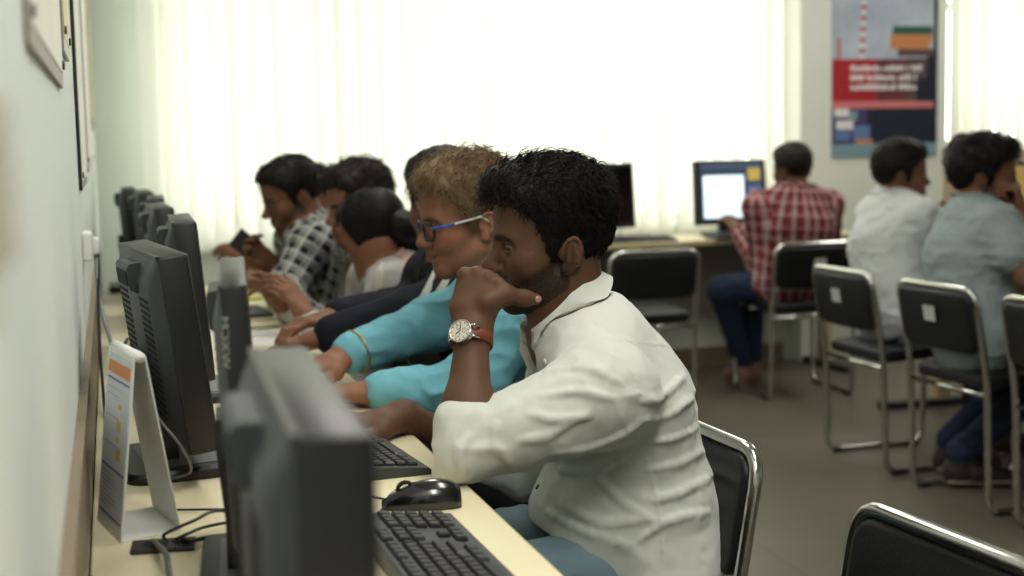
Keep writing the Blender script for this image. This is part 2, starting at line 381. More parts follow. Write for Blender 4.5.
# ------------------------------------------------------------------ chairs (local: seat faces +x)
def chair(name='conference_chair'):
    r = thing(name, None, 'chair')
    h = .212
    side = lambda s: [(.215, s*h, .425), (.235, s*h, .40), (.225, s*h, .011), (-.20, s*h, .011), (-.215, s*h, .45), (-.268, s*h, .748)]
    a, b = side(1), side(-1)
    path = [(.215, 0, .425)]+a+b[::-1]
    a = MB(); a.tube(fillet(path, .055, True, 6), .0115, True, 10); a.build('frame', M_chrome, r, True)
    for p in ((-.212, .40), (.05, .42)): a = MB(); a.tube([(p[0], -h, p[1]), (p[0], h, p[1])], .009, n=8); a.build('crossbar', M_chrome, r, True)
    tl = math.atan2(.055, .315)
    R = Matrix.Rotation(-tl, 3, 'Y')
    def cushion(w, hgt, t, bow, nm, R=None, c=None):
        V = []; n = 14; mm = 8; Fc = []
        a = MB(); bm = bmesh.new(); bmesh.ops.create_cube(bm, size=1)
        for v in bm.verts: v.co = Vector((v.co.x*t, v.co.y*w, v.co.z*hgt))
        ve = [e for e in bm.edges if abs(e.verts[0].co.x-e.verts[1].co.x) > t*.5]
        bmesh.ops.bevel(bm, geom=ve, offset=.04, segments=6, profile=.5, affect='EDGES')
        fe = [f for f in bm.faces if abs(f.normal.x) > .9]
        es = {e for f in fe for e in f.edges}
        bmesh.ops.bevel(bm, geom=list(es), offset=min(.012, t*.45), segments=3, profile=.5, affect='EDGES')
        bmesh.ops.bisect_plane(bm, geom=bm.verts[:]+bm.edges[:]+bm.faces[:], plane_co=(0, 0, 0), plane_no=(0, 1, 0))
        for y in (-w*.25, w*.25, -w*.4, w*.4): bmesh.ops.bisect_plane(bm, geom=bm.verts[:]+bm.edges[:]+bm.faces[:], plane_co=(0, y, 0), plane_no=(0, 1, 0))
        for v in bm.verts: v.co.x -= bow*(1-(2*v.co.y/w)**2)
        a.bm(bm, R, c); o = a.build(nm, M_vinyl, r, True); smooth_by_angle(o, 40); return o
    cushion(.402, .205, .036, .012, 'backrest', R, (-.249, 0, .637))
    Rs = Matrix.Rotation(math.radians(-92.5), 3, 'Y') 
    cushion(.40, .42, .045, .0, 'seat', Matrix.Rotation(math.radians(87), 3, 'Y'), (.0, 0, .448))
    a = MB(); a.box((-.0012, -.03, -.026), (.0012, .03, .026), R=R, c=(-.2895, 0, .655)); a.build('sticker', mat('pale_sticker', (196, 198, 192), .6), r)
    for x in (.18, -.15):
        for s in (1, -1):
            a = MB(); a.box((x-.025, s*h-.014, 0), (x+.025, s*h+.014, .016), .004); a.build('foot', M_rubber, r)
    return r
CHAIRS = 'black and chrome conference chairs'
chair0 = chair(); used = False
def place_chair(x, y, rz, label):
    global used
    c = chair0 if not used else copy_tree(chair0); used = True
    c.location = (x, y, 0); c.rotation_euler = (0, 0, rz); c['label'] = label; c['group'] = CHAIRS
    return c
place_chair(.715, 2.27, math.pi+.04, 'black vinyl chair under the man in the white shirt with the watch')
place_chair(.735, 1.50, math.pi+.09, 'empty black vinyl chair with chrome rim, nearest to the camera')
place_chair(2.90, 4.80, .02, 'black chair with white sticker, under the man in the plain whitish shirt')
place_chair(2.91, 4.19, .05, 'black chair with white sticker, under the man in the grey tee')
place_chair(2.92, 3.60, .03, 'chair cut by the right frame edge, beside the grey tee man')
place_chair(3.19, 6.28, math.pi/2-.03, 'black chair under the man in the red plaid shirt')
c_ = place_chair(2.33, 6.20, math.pi/2+.02, 'empty black chair pushed up to the back desk by the dark monitor')
for o in children(c_):
    if o.name.startswith('sticker'): bpy.data.objects.remove(o)
place_chair(.82, 2.96, math.pi, 'black chair under the fair haired man in the turquoise shirt')

# ------------------------------------------------------------------ monitors (local: screen faces +x, base centre at the origin)
def monitor(W=.385, H=.318, top=.373):
    r = thing('monitor', None, 'monitor')
    cz = top-H/2; R = Matrix.Rotation(math.radians(-4.5), 3, 'Y'); c = Vector((0, 0, cz))
    def put(a, nm, m, par=r, sm=False):
        a.V = [tuple(R @ Vector(v)+c) for v in a.V]; o = a.build(nm, m, par, sm); return o
    a = MB(); a.box((-.018, -W/2, -H/2), (.03, W/2, H/2), .006, 2); a.box((-.0185, -W/2+.004, H/2-.006), (-.012, W/2-.004, H/2+.0008)); o = put(a, 'bezel', M_side, sm=True); smooth_by_angle(o)
    a = MB(); a.box((.0295, -W/2+.018, -H/2+.022), (.0308, W/2-.018, H/2-.018)); put(a, 'screen', mat('dark_screen', (10, 11, 13), .12))
    def rr(w_, h_, x, z0=0., rad=.02, n=5):
        P = []
        for sx, sz, a0 in ((1, 1, 0), (-1, 1, 90), (-1, -1, 180), (1, -1, 270)):
            for t in np.linspace(0, 90, n): P.append((x, sx*(w_/2-rad)+rad*math.cos(math.radians(a0+t)), z0+sz*(h_/2-rad)+rad*math.sin(math.radians(a0+t))))
        return P
    a = MB(); a.loft([rr(W-.006, H-.006, -.016, 0, .008), rr(W-.012, H-.014, -.019, 0, .012), rr(W*.84, H*.84, -.031, -.008, .02), rr(W*.80, H*.80, -.034, -.008, .02)])
    o = put(a, 'back_cover', M_grey, sm=True); smooth_by_angle(o, 30)
    a = MB(); z0, z1 = H/2-.016, H/2-.058; hw = .062
    a.prism([(-.046, z1), (-.046, z0-.006), (-.041, z0), (-.015, z0), (-.015, z1-.02)], 1, -hw, hw); o2 = put(a, 'cable_cover', M_grey)
    a = MB(); a.box((-.0475, -hw+.008, z1+.006), (-.0455, hw-.008, z0-.012)); put(a, 'recess', M_dark, o2)
    a = MB()
    for s in (-1, 1):
        a = MB()
        for i in range(19):
            z = -.105+i*.0105; y0, y1 = sorted((s*.06, s*.145)); a.box((-.0352, y0, z), (-.0335, y1, z+.0052))
        put(a, 'vent', M_dark)
    a = MB(); a.loft([[(x-.030+(.0 if z > .1 else .012), y, z) for x, y in ((-.02, -.045), (.02, -.045), (.02, .045), (-.02, .045))] for z in (.018, .08, .16, .2)]); a.build('neck', M_side, r)
    a = MB(); a.loft([[(p[1]*.95, p[2], z) for p in rr(.19*s, .25*s, 0, 0, .03)] for z, s in ((0, 1), (.014, 1), (.02, .97))]); b = a.build('base', M_side, r, True); smooth_by_angle(b, 30)
    a = MB(); a.loft([[(p[1]+.012, p[2], z) for p in rr(.13, .20, 0, 0, .015)] for z in (.0195, .0212)]); a.build('base_plate', mat('base_grey', (92, 96, 96), .4), b)
    return r
mon0 = monitor(); mused = False
MG = 'black flat monitors on the wall desk'
def place_monitor(x, y, rz, label, group=MG, z=DZ, s=1.):
    global mused
    c = mon0 if not mused else copy_tree(mon0); mused = True
    c.location = (x, y, z); c.rotation_euler = (0, 0, rz); c.scale = (s, s, s); c['label'] = label
    c['group'] = group; return c
mA = place_monitor(.099, 1.0, -.03, 'large blurred monitor seen from behind, nearest to the camera'); mA.scale = (1.05, 1, .945); mA.rotation_euler[1] = .09
mD = place_monitor(.140, 1.715, -.085, 'monitor with four white letters down its edge, behind the nearest monitor')
mD.scale = (.62, 1, 1)
mB = place_monitor(.080, 2.36, .13, 'monitor with black vent slots on its back, behind the white desk sign'); mB.scale = (1, 1, .965); mB.rotation_euler[1] = -.04
place_monitor(.146, 3.03, -.02, 'monitor just behind the one with the vent slots, its front edge nearer the aisle')
place_monitor(.124, 3.72, .03, 'fourth monitor along the wall desk with a hump on its back')
place_monitor(.136, 4.36, -.03, 'small looking fifth monitor along the wall desk')
place_monitor(.116, 5.0, .02, 'far sixth monitor along the wall desk before the blinds')
place_monitor(.07, 5.42, .0, 'last monitor along the wall desk, leftmost of the far cluster')
def text(body, name, size, m, parent, M, ext=.0004):
    cu = bpy.data.curves.new(name, 'FONT'); cu.body = body; cu.size = size; cu.extrude = ext; cu.align_x = 'CENTER'; cu.align_y = 'CENTER'
    tmp = bpy.data.objects.new(name, cu); COL.objects.link(tmp); dg = bpy.context.evaluated_depsgraph_get()
    me = bpy.data.meshes.new_from_object(tmp.evaluated_get(dg)); bpy.data.objects.remove(tmp)
    me.transform(M); me.materials.clear(); me.materials.append(m); me.name = name
    o = bpy.data.objects.new(name, me); COL.objects.link(o); o.parent = parent; return o
M_ltr = mat('white_lettering', (150, 155, 152), .5)
text('WXCM', 'logo', .0175, M_ltr, mD, Matrix(((0, 1, 0, -.022), (0, 0, -1, -.1935), (1, 0, 0, .312), (0, 0, 0, 1))))

# back desk monitors: their screens face the room
def screen_on(mon):
    cols = dict(bar=(60, 70, 86), page=(226, 244, 252), dark=(46, 56, 74), yellow=(160, 140, 66), pink=(150, 110, 110), mid=(70, 88, 116))
    ks = list(cols); a = MB()
    def q(u0, u1, v0, v1, c, k):
        a.mi = ks.index(c); a.box((.0309+k*.0002, -.17+.34*u0, -.135+.28*v0), (.0311+k*.0002, -.17+.34*u1, -.135+.28*v1))
    q(0, 1, 0, 1, 'dark', 0); q(0, 1, .9, 1, 'bar', 1); q(.05, .70, .03, .78, 'page', 2); q(.77, .97, .68, .9, 'yellow', 2); q(.76, .98, .2, .6, 'mid', 2); q(.8, .9, .4, .52, 'pink', 3); q(0, 1, 0, .015, 'bar', 3)
    R = Matrix.Rotation(math.radians(-4.5), 3, 'Y'); c = Vector((0, 0, .373-.159)); a.V = [tuple(R @ Vector((v[0], v[1], v[2]))+c) for v in a.V]
    a.build('display', [mat('display_'+k, cols[k], .3, emit=cols[k], estr=1.0) for k in ks], mon)
s1 = place_monitor(3.115, 6.865, -math.pi/2+.03, 'lit monitor showing a white page on the back desk', 'monitors on the back desk', s=1.05); screen_on(s1)
s2 = place_monitor(2.385, 6.84, -math.pi/2+.25, 'dark switched off monitor on the back desk, beside the front man’s head'.replace('’', "'"), 'monitors on the back desk', s=1.05)
s3 = place_monitor(3.80, 5.28, math.pi+.75, 'monitor with a tan screen at the right frame edge, beyond the grey tee man', 'monitors on the right desk', s=1.03)
a = MB(); a.box((.031, -.17, -.13), (.0316, .17, .14)); R = Matrix.Rotation(math.radians(-4.5), 3, 'Y'); a.V = [tuple(R @ Vector(v)+Vector((0, 0, .214))) for v in a.V]
a.build('display', mat('display_tan', (150, 124, 70), .3, emit=(150, 124, 70), estr=.5), s3)

# ------------------------------------------------------------------ keyboards, mouse
def keyboard():
    r = thing('keyboard', None, 'keyboard')       # length along y, user side is +x
    prof = [(-.068, 0), (-.068, .021), (-.064, .023), (.066, .011), (.069, .008), (.069, 0)]
    a = MB(); a.prism(prof, 1, -.222, .222); a.build('case', M_grey, r)
    a = MB(); tilt = math.atan2(-.012, .13)
    sl = lambda x: .023+(x+.064)*(-.012/.13)
    R = Matrix.Rotation(-tilt, 3, 'Y')
    def key(x, y, wx, wy):
        rings = []
        for h_, s in ((0, 1), (.004, .96), (.0065, .80)): rings.append([tuple(R @ Vector((sx*wx/2*s, sy*wy/2*s, h_))+Vector((x, y, sl(x)-.0005))) for sx, sy in ((-1, -1), (1, -1), (1, 1), (-1, 1))])
        a.loft(rings)
    rows = [-.052, -.030, -.0115, .007, .0255, .044]; p = .0185
    for i, x in enumerate(rows):
        if i == 0: ys = [k*p+(.012 if k > 0 else 0)+(.008*((k-1)//4) if k > 0 else 0) for k in range(13)]; ws = [p-.003]*13
        else:
            ys = []; ws = []; c = 0; lead = (1, 1, 1.5, 1.75, 1.25, 1.25)[i]; n = (0, 13, 12, 11, 10, 0)[i]
            for wd in ([lead]+[1]*n if i < 5 else [1.25]*3+[6.0]+[1.25]*3)+([] if i == 5 else [14.6-lead-n]):
                ys.append((c+wd/2-.5)*p); ws.append(wd*p-.0028); c += wd
        for y, wv in zip(ys, ws): key(x, -.207+y+.009, p-.003 if i else .014, wv)
        for k in range(3):
            if i in (0, 1, 2) or (i == 4 and k == 1) or i == 5: key(x, .083+k*p, p-.003 if i else .014, p-.0028)
        if i:
            for k in range(4): key(x, .150+k*p, p-.003, p-.0028)
    a.build('keys', mat('key_black', (26, 27, 28), .45), r)
    a = MB(); a.disc((-.058, .2, .0222), (0, 0, 1), .002, .0006, 8); a.disc((-.058, .19, .0222), (0, 0, 1), .002, .0006, 8); a.build('indicator', M_white, r)
    return r
kb0 = keyboard(); kb0.location = (.368, 1.645, DZ); kb0.rotation_euler = (0, 0, .02); tag(kb0, 'black keyboard at the bottom edge, in front of the mouse', 'keyboard', 'black keyboards')
def place_kb(x, y, rz, label):
    k = copy_tree(kb0); k.location = (x, y, DZ); k.rotation_euler = (0, 0, rz); k['label'] = label; return k
place_kb(.373, 2.36, .105, 'black keyboard by the white shirted man, behind the mouse')
place_kb(.35, 3.02, .05, 'black keyboard in front of the fair haired man')
place_kb(2.50, 6.68, -math.pi/2+.06, 'black keyboard on the back desk by the dark monitor')
place_kb(3.14, 6.665, -math.pi/2+.05, 'black keyboard below the lit monitor on the back desk')
def mouse():
    r = thing('computer_mouse', 'glossy black mouse lying between two keyboards', 'mouse', (.407, 1.955, DZ), math.pi-.10)   # nose towards local +x
    rings = []
    for t in np.linspace(0, 1, 13):
        x = -.056+.112*t; wd = .031*(math.sin(math.pi*min(1, .06+.94*t)**.75))**.42*(1-.12*t); wd = max(wd, .006)
        hh = .004+.034*(max(0, math.sin(math.pi*(.1+.86*t)**.72)))**.75
        rings.append([(x, wd*math.cos(a), .003+max(0, hh*math.sin(a))) if math.sin(a) > 0 else (x, wd*math.cos(a)*.95, .001) for a in np.linspace(0, 2*math.pi, 20, endpoint=False)])
    a = MB(); a.loft(rings); a.build('shell', mat('gloss_black', (16, 17, 18), .22, coat=.4), r, True)
    a = MB(); a.tube([(-.01+.0*i, 0, 0) if 0 else (.022+.011*math.cos(q), 0, .027+.011*math.sin(q)) for i, q in enumerate(np.linspace(0, 2*math.pi, 16, endpoint=False))], .003, True, 8); a.build('scroll_wheel', M_rubber, r, True)
    a = MB(); a.tube(spline([(.0, 0, .0372), (.02, 0, .0352), (.04, 0, .025), (.053, 0, .012)]), .0006, n=6); a.build('button_seam', M_dark, r)
    L = np.array(r.location); R = np.array(r.rotation_euler.to_matrix()).T
    pts = [at(390, 513, Z=DZ+.006), at(376, 516, Z=DZ+.004), at(360, 514, Z=DZ+.004), at(350, 506, Z=DZ+.004), at(352, 497, Z=DZ+.004), at(372, 497, Z=DZ+.004), at(388, 501, Z=DZ+.004), at(384, 508, Z=DZ+.007), at(362, 516, Z=DZ+.005), (.2, 2.0, DZ+.004), (.06, 2.05, DZ+.004)]
    a = MB(); a.tube([R @ (np.array(p)-L) for p in spline(pts)], .0017, n=6); a.build('cable', M_cable, r, True)
mouse()

# ------------------------------------------------------------------ folded desk sign, cable outlet, cables
def desk_sign():
    A = np.array((-.038, 2.043)); B = np.array((-.007, 1.905)); C2 = np.array((.070, 1.945)); D = C2+(A-B)
    P = lambda p, z: np.array((p[0], p[1], z)); zt = .985
    T0 = (B+C2)/2+np.array((-.004, -.004)); T1 = T0+(A-B)
    r = thing('desk_sign', 'white folded tent card with orange heading standing on the desk by the wall', 'sign', (.02, 1.975, DZ)); L = np.array(r.location)
    def sheet(q, th=.0022):
        q = [np.array(v) for v in q]; n = np.cross(q[1]-q[0], q[3]-q[0]); n /= np.linalg.norm(n)
        a = MB(); a.loft([[v-n*th/2-L for v in q], [v+n*th/2-L for v in q]]); return a
    off = np.array((0, 0, .0))
    sheet([P(A, DZ+.002), P(B, DZ+.002), P(T0-(.007, 0), zt), P(T1-(.007, 0), zt)]).build('front_panel', M_white, r)
    sheet([P(D, DZ+.002), P(C2, DZ+.002), P(T0+(.007, 0), zt), P(T1+(.007, 0), zt)]).build('back_panel', M_white, r)
    sheet([P(A, DZ+.0015), P(B, DZ+.0015), P(C2, DZ+.0015), P(D, DZ+.0015)]).build('base_panel', M_white, r)
    a = MB(); q0, q1 = P(T0, zt-.001)-L, P(T1, zt-.001)-L; a.tube([q0, q1], .0075, n=12); a.build('fold', M_white, r, True)
    a = MB(); cols = [(208, 128, 62), (70, 84, 150), (206, 176, 84), (150, 158, 170), (205, 212, 216)]
    a0, b0, t0, t1 = P(A, DZ+.002), P(B, DZ+.002), P(T0-(.007, 0), zt), P(T1-(.007, 0), zt)
    n = np.cross(b0-a0, t1-a0); n /= np.linalg.norm(n)
    if n[0] > 0: n = -n
    def q(u0, u1, v0, v1, c, k=1):
        f = lambda u, v: (a0*(1-u)+b0*u)*(1-v)+(t1*(1-u)+t0*u)*v
        vs = [f(u0, v0), f(u1, v0), f(u1, v1), f(u0, v1)]; a.mi = c
        a.loft([[v+n*(.0011)-L for v in vs], [v+n*(.0014+.0002*k)-L for v in vs]])
    q(.04, .96, .015, .97, 4, 0); q(.06, .94, .86, .93, 0); q(.06, .94, .825, .837, 1); q(.06, .94, .335, .347, 1); q(.06, .94, .075, .087, 1)
    for u, v, wv, hv in ((.55, .68, .14, .03), (.55, .56, .16, .06), (.55, .50, .12, .03), (.58, .40, .16, .065)): q(u, u+wv, v, v+hv, 2)
    for v in (.78, .74, .62, .47, .30, .275, .25, .225, .20, .175, .15, .125): q(.1, .42+.38*rng.random(), v, v+.006, 3)
    a.build('print', [mat('sign_ink_%s' % k, c, .5) for k, c in zip(('orange', 'blue', 'yellow', 'grey', 'panel'), cols)], r)
desk_sign()
r = thing('cable_outlet', 'flat black cable outlet let into the desk before the folded sign', 'outlet', (.045, 1.868, DZ), -.08)
a = MB(); a.box((-.041, -.026, 0), (.041, .026, .006), .002); a.build('cover', M_black, r)
a = MB(); a.disc((-.012, 0, .006), (0, 0, 1), .013, .001, 16); a.disc((.02, .006, .006), (0, 0, 1), .01, .001, 16); a.build('grommet', M_dark, r)
def cable(name, pts, rad, m, label, cat='cable', group='cables on the wall desk'):
    P = spline(pts); c = P[0].copy(); a = MB(); a.tube([p-c for p in P], rad, n=7); o = a.build(name, m, None, True, loc=tuple(c)); tag(o, label, cat, group); return o
z = DZ+.006
cable('cable', [(.05, 1.868, z+.003), at(165, 534, Z=z+.02), at(195, 520, Z=z+.03), at(215, 511, Z=z+.025), at(240, 512, Z=z+.012), (.2, 1.98, z)], .0022, M_cable, 'thin black cable arching highest from the outlet to the nearest monitor')
cable('cable', [(.062, 1.873, z+.003), at(185, 535, Z=z+.012), at(205, 527, Z=z+.01), at(240, 521, Z=z+.006), (.2, 1.93, z)], .0022, M_cable, 'black cable lying lower from the outlet past the nearest monitor')
cable('cable', [(.07, 1.87, z+.003), at(190, 541, Z=z+.004), at(212, 537, Z=z+.002), at(240, 535, Z=z), (.19, 1.86, z)], .0032, M_cable, 'thick black cable lying flat beside the outlet')
cable('cable', [(.033, 1.868, z+.004), at(165, 553, Z=z+.02), at(168, 565, Z=z+.012), at(170, 590, Z=z), (.03, 1.7, z)], .004, M_greycable, 'grey cable running from the outlet towards the camera')
cable('cable', [(.035, 2.36, DZ+.14), (.03, 2.22, DZ+.11), (.05, 2.17, DZ+.05), (.065, 2.2, DZ+.024), (.03, 2.30, DZ+.006), (-.02, 2.5, DZ+.006)], .003, M_cable, 'black cable hanging behind the monitor with vent slots')
cable('cable', [(.045, 2.37, DZ+.16), (.05, 2.2, DZ+.12), (.085, 2.16, DZ+.07), (.095, 2.18, DZ+.025), (.03, 2.25, DZ+.006), (-.03, 2.34, DZ+.006)], .0025, M_greycable, 'grey plug lead looping down by the monitor with vent slots')
cable('cable', [(.02, 3.0, DZ+.13), (-.005, 2.92, DZ+.09), (-.02, 2.8, DZ+.012), (-.03, 2.6, DZ+.006)], .0035, M_greycable, 'pale grey cable drooping by the wall behind the second row monitor')
cable('cable', [(-.035, 3.05, DZ+.30), (-.03, 3.03, DZ+.2), (.0, 2.98, DZ+.08), (.03, 2.9, DZ+.008)], .004, mat('pale_cable', (150, 156, 152), .5), 'pale cable sloping from the wall socket down to the desk')
cable('cable', [(-.03, 3.06, DZ+.32), (-.035, 3.0, DZ+.15), (-.03, 2.85, DZ+.01), (-.02, 2.5, DZ+.006)], .003, M_cable, 'black cable hanging down the wall by the pale socket')
r = thing('wall_socket', 'small pale socket on the wall beside the far monitors', 'socket', (WX, 3.05, DZ+.29))
a = MB(); a.box((0, -.04, 0), (.02, .04, .06), .006); a.build('plate', M_white, r)
a = MB(); a.box((.018, -.018, .012), (.034, .018, .048), .006); a.build('plug', M_white, r, True)
# things at the far end of the wall desk
r = thing('yellow_folder', 'shiny yellow plastic folder on the far end of the wall desk', 'folder', (.37, 4.9, DZ), .2)
a = MB(); a.box((-.09, -.11, 0), (.09, .11, .004), .001); a.build('cover', mat('yellow_plastic', (214, 206, 60), .15, coat=.6), r)
a = MB(); a.loft([[(-.085, -.1, .0045), (.085, -.1, .0045), (.085, .1, .0045), (-.085, .1, .0045)], [(-.08, -.09, .02), (.085, -.1, .012), (.085, .1, .03), (-.08, .09, .036)]]); a.build('papers', mat('yellow_paper', (222, 214, 120), .35), r)
r = thing('notebook', 'dark notebook lying in front of the yellow folder', 'notebook', (.36, 4.45, DZ), .1)
a = MB(); a.box((-.09, -.13, .0), (.09, .13, .012), .003); a.build('cover', M_grey, r); a = MB(); a.box((-.086, -.127, .003), (.0915, .127, .0095)); a.build('pages', M_white, r)
r = thing('sheet_of_paper', 'white sheet of paper on the desk before the checked shirt man', 'paper', (.36, 3.86, DZ), .15)
a = MB(); a.box((-.105, -.148, 0), (.105, .148, .0008)); a.build('page', M_white, r)
a = MB()
for i in range(12): a.box((-.08, -.12+i*.018, .0008), (.06+.02*(i % 3), -.117+i*.018, .0011))
a.build('lines', mat('faint_ink', (190, 190, 184), .6), r)

# ------------------------------------------------------------------ smooth solid modelling for people and cloth
def hash3(i, j, k):
    h = (i.astype(np.uint32)*np.uint32(374761393)+j.astype(np.uint32)*np.uint32(668265263)+k.astype(np.uint32)*np.uint32(2246822519))
    h = (h ^ (h >> np.uint32(13)))*np.uint32(1274126177); return ((h ^ (h >> np.uint32(16))) & np.uint32(0xffff)).astype(np.float32)/65535.
def vnoise(P):
    P = np.asarray(P, np.float32)+100; i = np.floor(P).astype(np.int64); f = P-i; f = f*f*(3-2*f); r = 0
    for a in (0, 1):
        for b in (0, 1):
            for c in (0, 1):
                wgt = (f[:, 0] if a else 1-f[:, 0])*(f[:, 1] if b else 1-f[:, 1])*(f[:, 2] if c else 1-f[:, 2])
                r = r+wgt*hash3(i[:, 0]+a, i[:, 1]+b, i[:, 2]+c)
    return r*2-1
def unit(v): v = np.array(v, float); return v/(np.linalg.norm(v)+1e-12)
def frame(x, zhint):
    x = unit(x); y = unit(np.cross(zhint, x)); return np.stack([x, y, np.cross(x, y)], 1)   # columns = axes
def sstep(a, b, x): t = np.clip((x-a)/(b-a), 0, 1); return t*t*(3-2*t)
class Sdf:
    def __init__(s): s.p = []; s.xf = None; s.post = None
    def _add(s, fn, lo, hi, k, op):
        if s.xf is not None:
            o, R, sc = s.xf; C8 = np.array([[(lo, hi)[a][0], (lo, hi)[b][1], (lo, hi)[c][2]] for a in (0, 1) for b in (0, 1) for c in (0, 1)])*sc @ R.T+o
            f0 = fn; fn = lambda P: f0((P-o) @ R/sc)*sc; lo, hi = C8.min(0), C8.max(0); k = k*sc
        s.p.append((fn, np.array(lo)-k-.004, np.array(hi)+k+.004, k, op))
    def ell(s, c, r, R=None, k=.015, op=1):
        c = np.array(c, float); r = np.array(r, float); R_ = None if R is None else np.array(R, float)
        def fn(P):
            q = P-c
            if R_ is not None: q = q @ R_
            k0 = np.sqrt(((q/r)**2).sum(1)); k1 = np.sqrt(((q/(r*r))**2).sum(1)); return k0*(k0-1)/(k1+1e-9)
        m = r.max() if R_ is not None else r
        s._add(fn, c-m, c+m, k, op); return s
    def cap(s, a, b, ra, rb=None, k=.015, op=1):
        a, b = np.array(a, float), np.array(b, float); rb = ra if rb is None else rb; d = b-a; dd = d @ d+1e-12
        def fn(P):
            q = P-a; t = np.clip(q @ d/dd, 0, 1); return np.sqrt(((q-t[:, None]*d)**2).sum(1))-(ra+(rb-ra)*t)
        m = max(ra, rb); s._add(fn, np.minimum(a, b)-m, np.maximum(a, b)+m, k, op); return s
    def chain(s, pts, rs, k=.01, op=1):
        rs = np.broadcast_to(np.asarray(rs, float), (len(pts),))
        for i in range(len(pts)-1): s.cap(pts[i], pts[i+1], rs[i], rs[i+1], k, op)
        return s
    def ebone(s, a, b, ra, rb, up, k=.03, op=1):
        """tapered bone of elliptical section; ra = (half width along up, half depth across)"""
        a, b = np.array(a, float), np.array(b, float); d = b-a; L = np.linalg.norm(d); ax = d/L; u = np.array(up, float); u = unit(u-ax*(u @ ax)); v = np.cross(ax, u)
        ra, rb = np.array(ra, float), np.array(rb, float)
        def fn(P):
            q = P-a; tw = q @ ax; t = np.clip(tw/L, 0, 1); r0 = ra[0]+(rb[0]-ra[0])*t; r1 = ra[1]+(rb[1]-ra[1])*t; rz = (r0+r1)*.4
            x, y, z = (q @ u)/r0, (q @ v)/r1, (tw-t*L)/rz
            k0 = np.sqrt(x*x+y*y+z*z); k1 = np.sqrt((x/r0)**2+(y/r1)**2+(z/rz)**2); return k0*(k0-1)/(k1+1e-6)
        m = max(ra.max(), rb.max()); s._add(fn, np.minimum(a, b)-m, np.maximum(a, b)+m, k, op); return s
    def ev(s, P, sel=None):
        P = np.asarray(P, float); d = np.full(len(P), 9.)
        for i in (range(len(s.p)) if sel is None else sel):
            fn, lo, hi, k, op = s.p[i]; e = fn(P); h = np.maximum(k-np.abs(d-(e if op > 0 else -e)), 0)
            d = (np.minimum(d, e)-h*h/(4*k)) if op > 0 else (np.maximum(d, -e)+h*h/(4*k))
        if s.post is not None: d = s.post(P, d)
        return d
    def mesh(s, h, extra=.02):
        lo = np.min([p[1] for p in s.p if p[4] > 0], 0)-extra; hi = np.max([p[2] for p in s.p if p[4] > 0], 0)+extra; B = 16
        n = np.ceil((hi-lo)/h/B).astype(int)*B; nb = n//B; D = np.empty(n, np.float32)
        idx = np.stack(np.meshgrid(*[np.arange(k) for k in nb], indexing='ij'), -1).reshape(-1, 3); ctr = lo+(idx*B+(B-1)/2)*h
        half = B*h/2*1.7320508; cv = s.ev(ctr); plo = np.array([p[1] for p in s.p]); phi = np.array([p[2] for p in s.p])
        loc = np.stack(np.meshgrid(*[np.arange(B)]*3, indexing='ij'), -1).reshape(-1, 3)*h
        for b, c, v in zip(idx, ctr, cv):
            sl = tuple(slice(q*B, q*B+B) for q in b)
            if abs(v) > half*1.6+.035: D[sl] = v; continue
            l0 = lo+b*B*h; sel = np.nonzero(((plo < l0+B*h) & (phi > l0)).all(1))[0]
            if len(sel) == 0: D[sl] = abs(v)+.01; continue
            D[sl] = s.ev(l0+loc, sel).reshape(B, B, B)
        S = D < 0
        cnt = sum(S[a:n[0]-1+a, b:n[1]-1+b, c:n[2]-1+c].astype(np.uint8) for a in (0, 1) for b in (0, 1) for c in (0, 1))
        cells = np.nonzero((cnt > 0) & (cnt < 8)); ci = np.stack(cells, 1); vid = np.full(n-1, -1, np.int32); vid[cells] = np.arange(len(ci))
        acc = np.zeros((len(ci), 3)); num = np.zeros(len(ci))
        cor = [(a, b, c) for a in (0, 1) for b in (0, 1) for c in (0, 1)]
        val = {o: D[ci[:, 0]+o[0], ci[:, 1]+o[1], ci[:, 2]+o[2]] for o in cor}
        for o in cor:
            for ax in range(3):
                if o[ax]: continue
                p = list(o); p[ax] = 1; d0, d1 = val[o], val[tuple(p)]; mk = (d0 < 0) != (d1 < 0)
                t = np.where(mk, d0/np.where(mk, d0-d1, 1), 0); q = np.array(o, float)[None].repeat(len(ci), 0); q[:, ax] = t
                acc[mk] += q[mk]; num[mk] += 1
        V = lo+(ci+acc/num[:, None])*h; Fs = []
        for ax in range(3):
            a1, a2 = (ax+1) % 3, (ax+2) % 3; sl0 = [slice(None)]*3; sl1 = [slice(None)]*3; sl0[ax] = slice(0, -1); sl1[ax] = slice(1, None)
            A, Bq = S[tuple(sl0)], S[tuple(sl1)]; e = np.stack(np.nonzero(A != Bq), 1); e = e[(e[:, a1] > 0) & (e[:, a2] > 0) & (e[:, a1] < n[a1]-1) & (e[:, a2] < n[a2]-1)]
            ins = A[tuple(e.T)]; g = []
            for da, db in ((-1, -1), (0, -1), (0, 0), (-1, 0)):
                c = e.copy(); c[:, a1] += da; c[:, a2] += db; g.append(vid[tuple(c.T)])
            q = np.stack(g, 1); q[~ins] = q[~ins][:, ::-1]; Fs.append(q)
        F = np.concatenate(Fs); F = F[(F >= 0).all(1)]
        return V, F
    def hit(s, o, d, t0=0., t1=6., n=90):
        """first surface point along a ray (bisection after a scan)"""
        o = np.array(o, float); d = unit(d); ts = np.linspace(t0, t1, n*10); v = s.ev(o+ts[:, None]*d); i = np.nonzero(v < 0)[0]
        if len(i) == 0: return None
        a, b = ts[max(0, i[0]-1)], ts[i[0]]
        for _ in range(14):
            m_ = (a+b)/2
            if s.ev((o+m_*d)[None])[0] < 0: b = m_
            else: a = m_
        return o+b*d

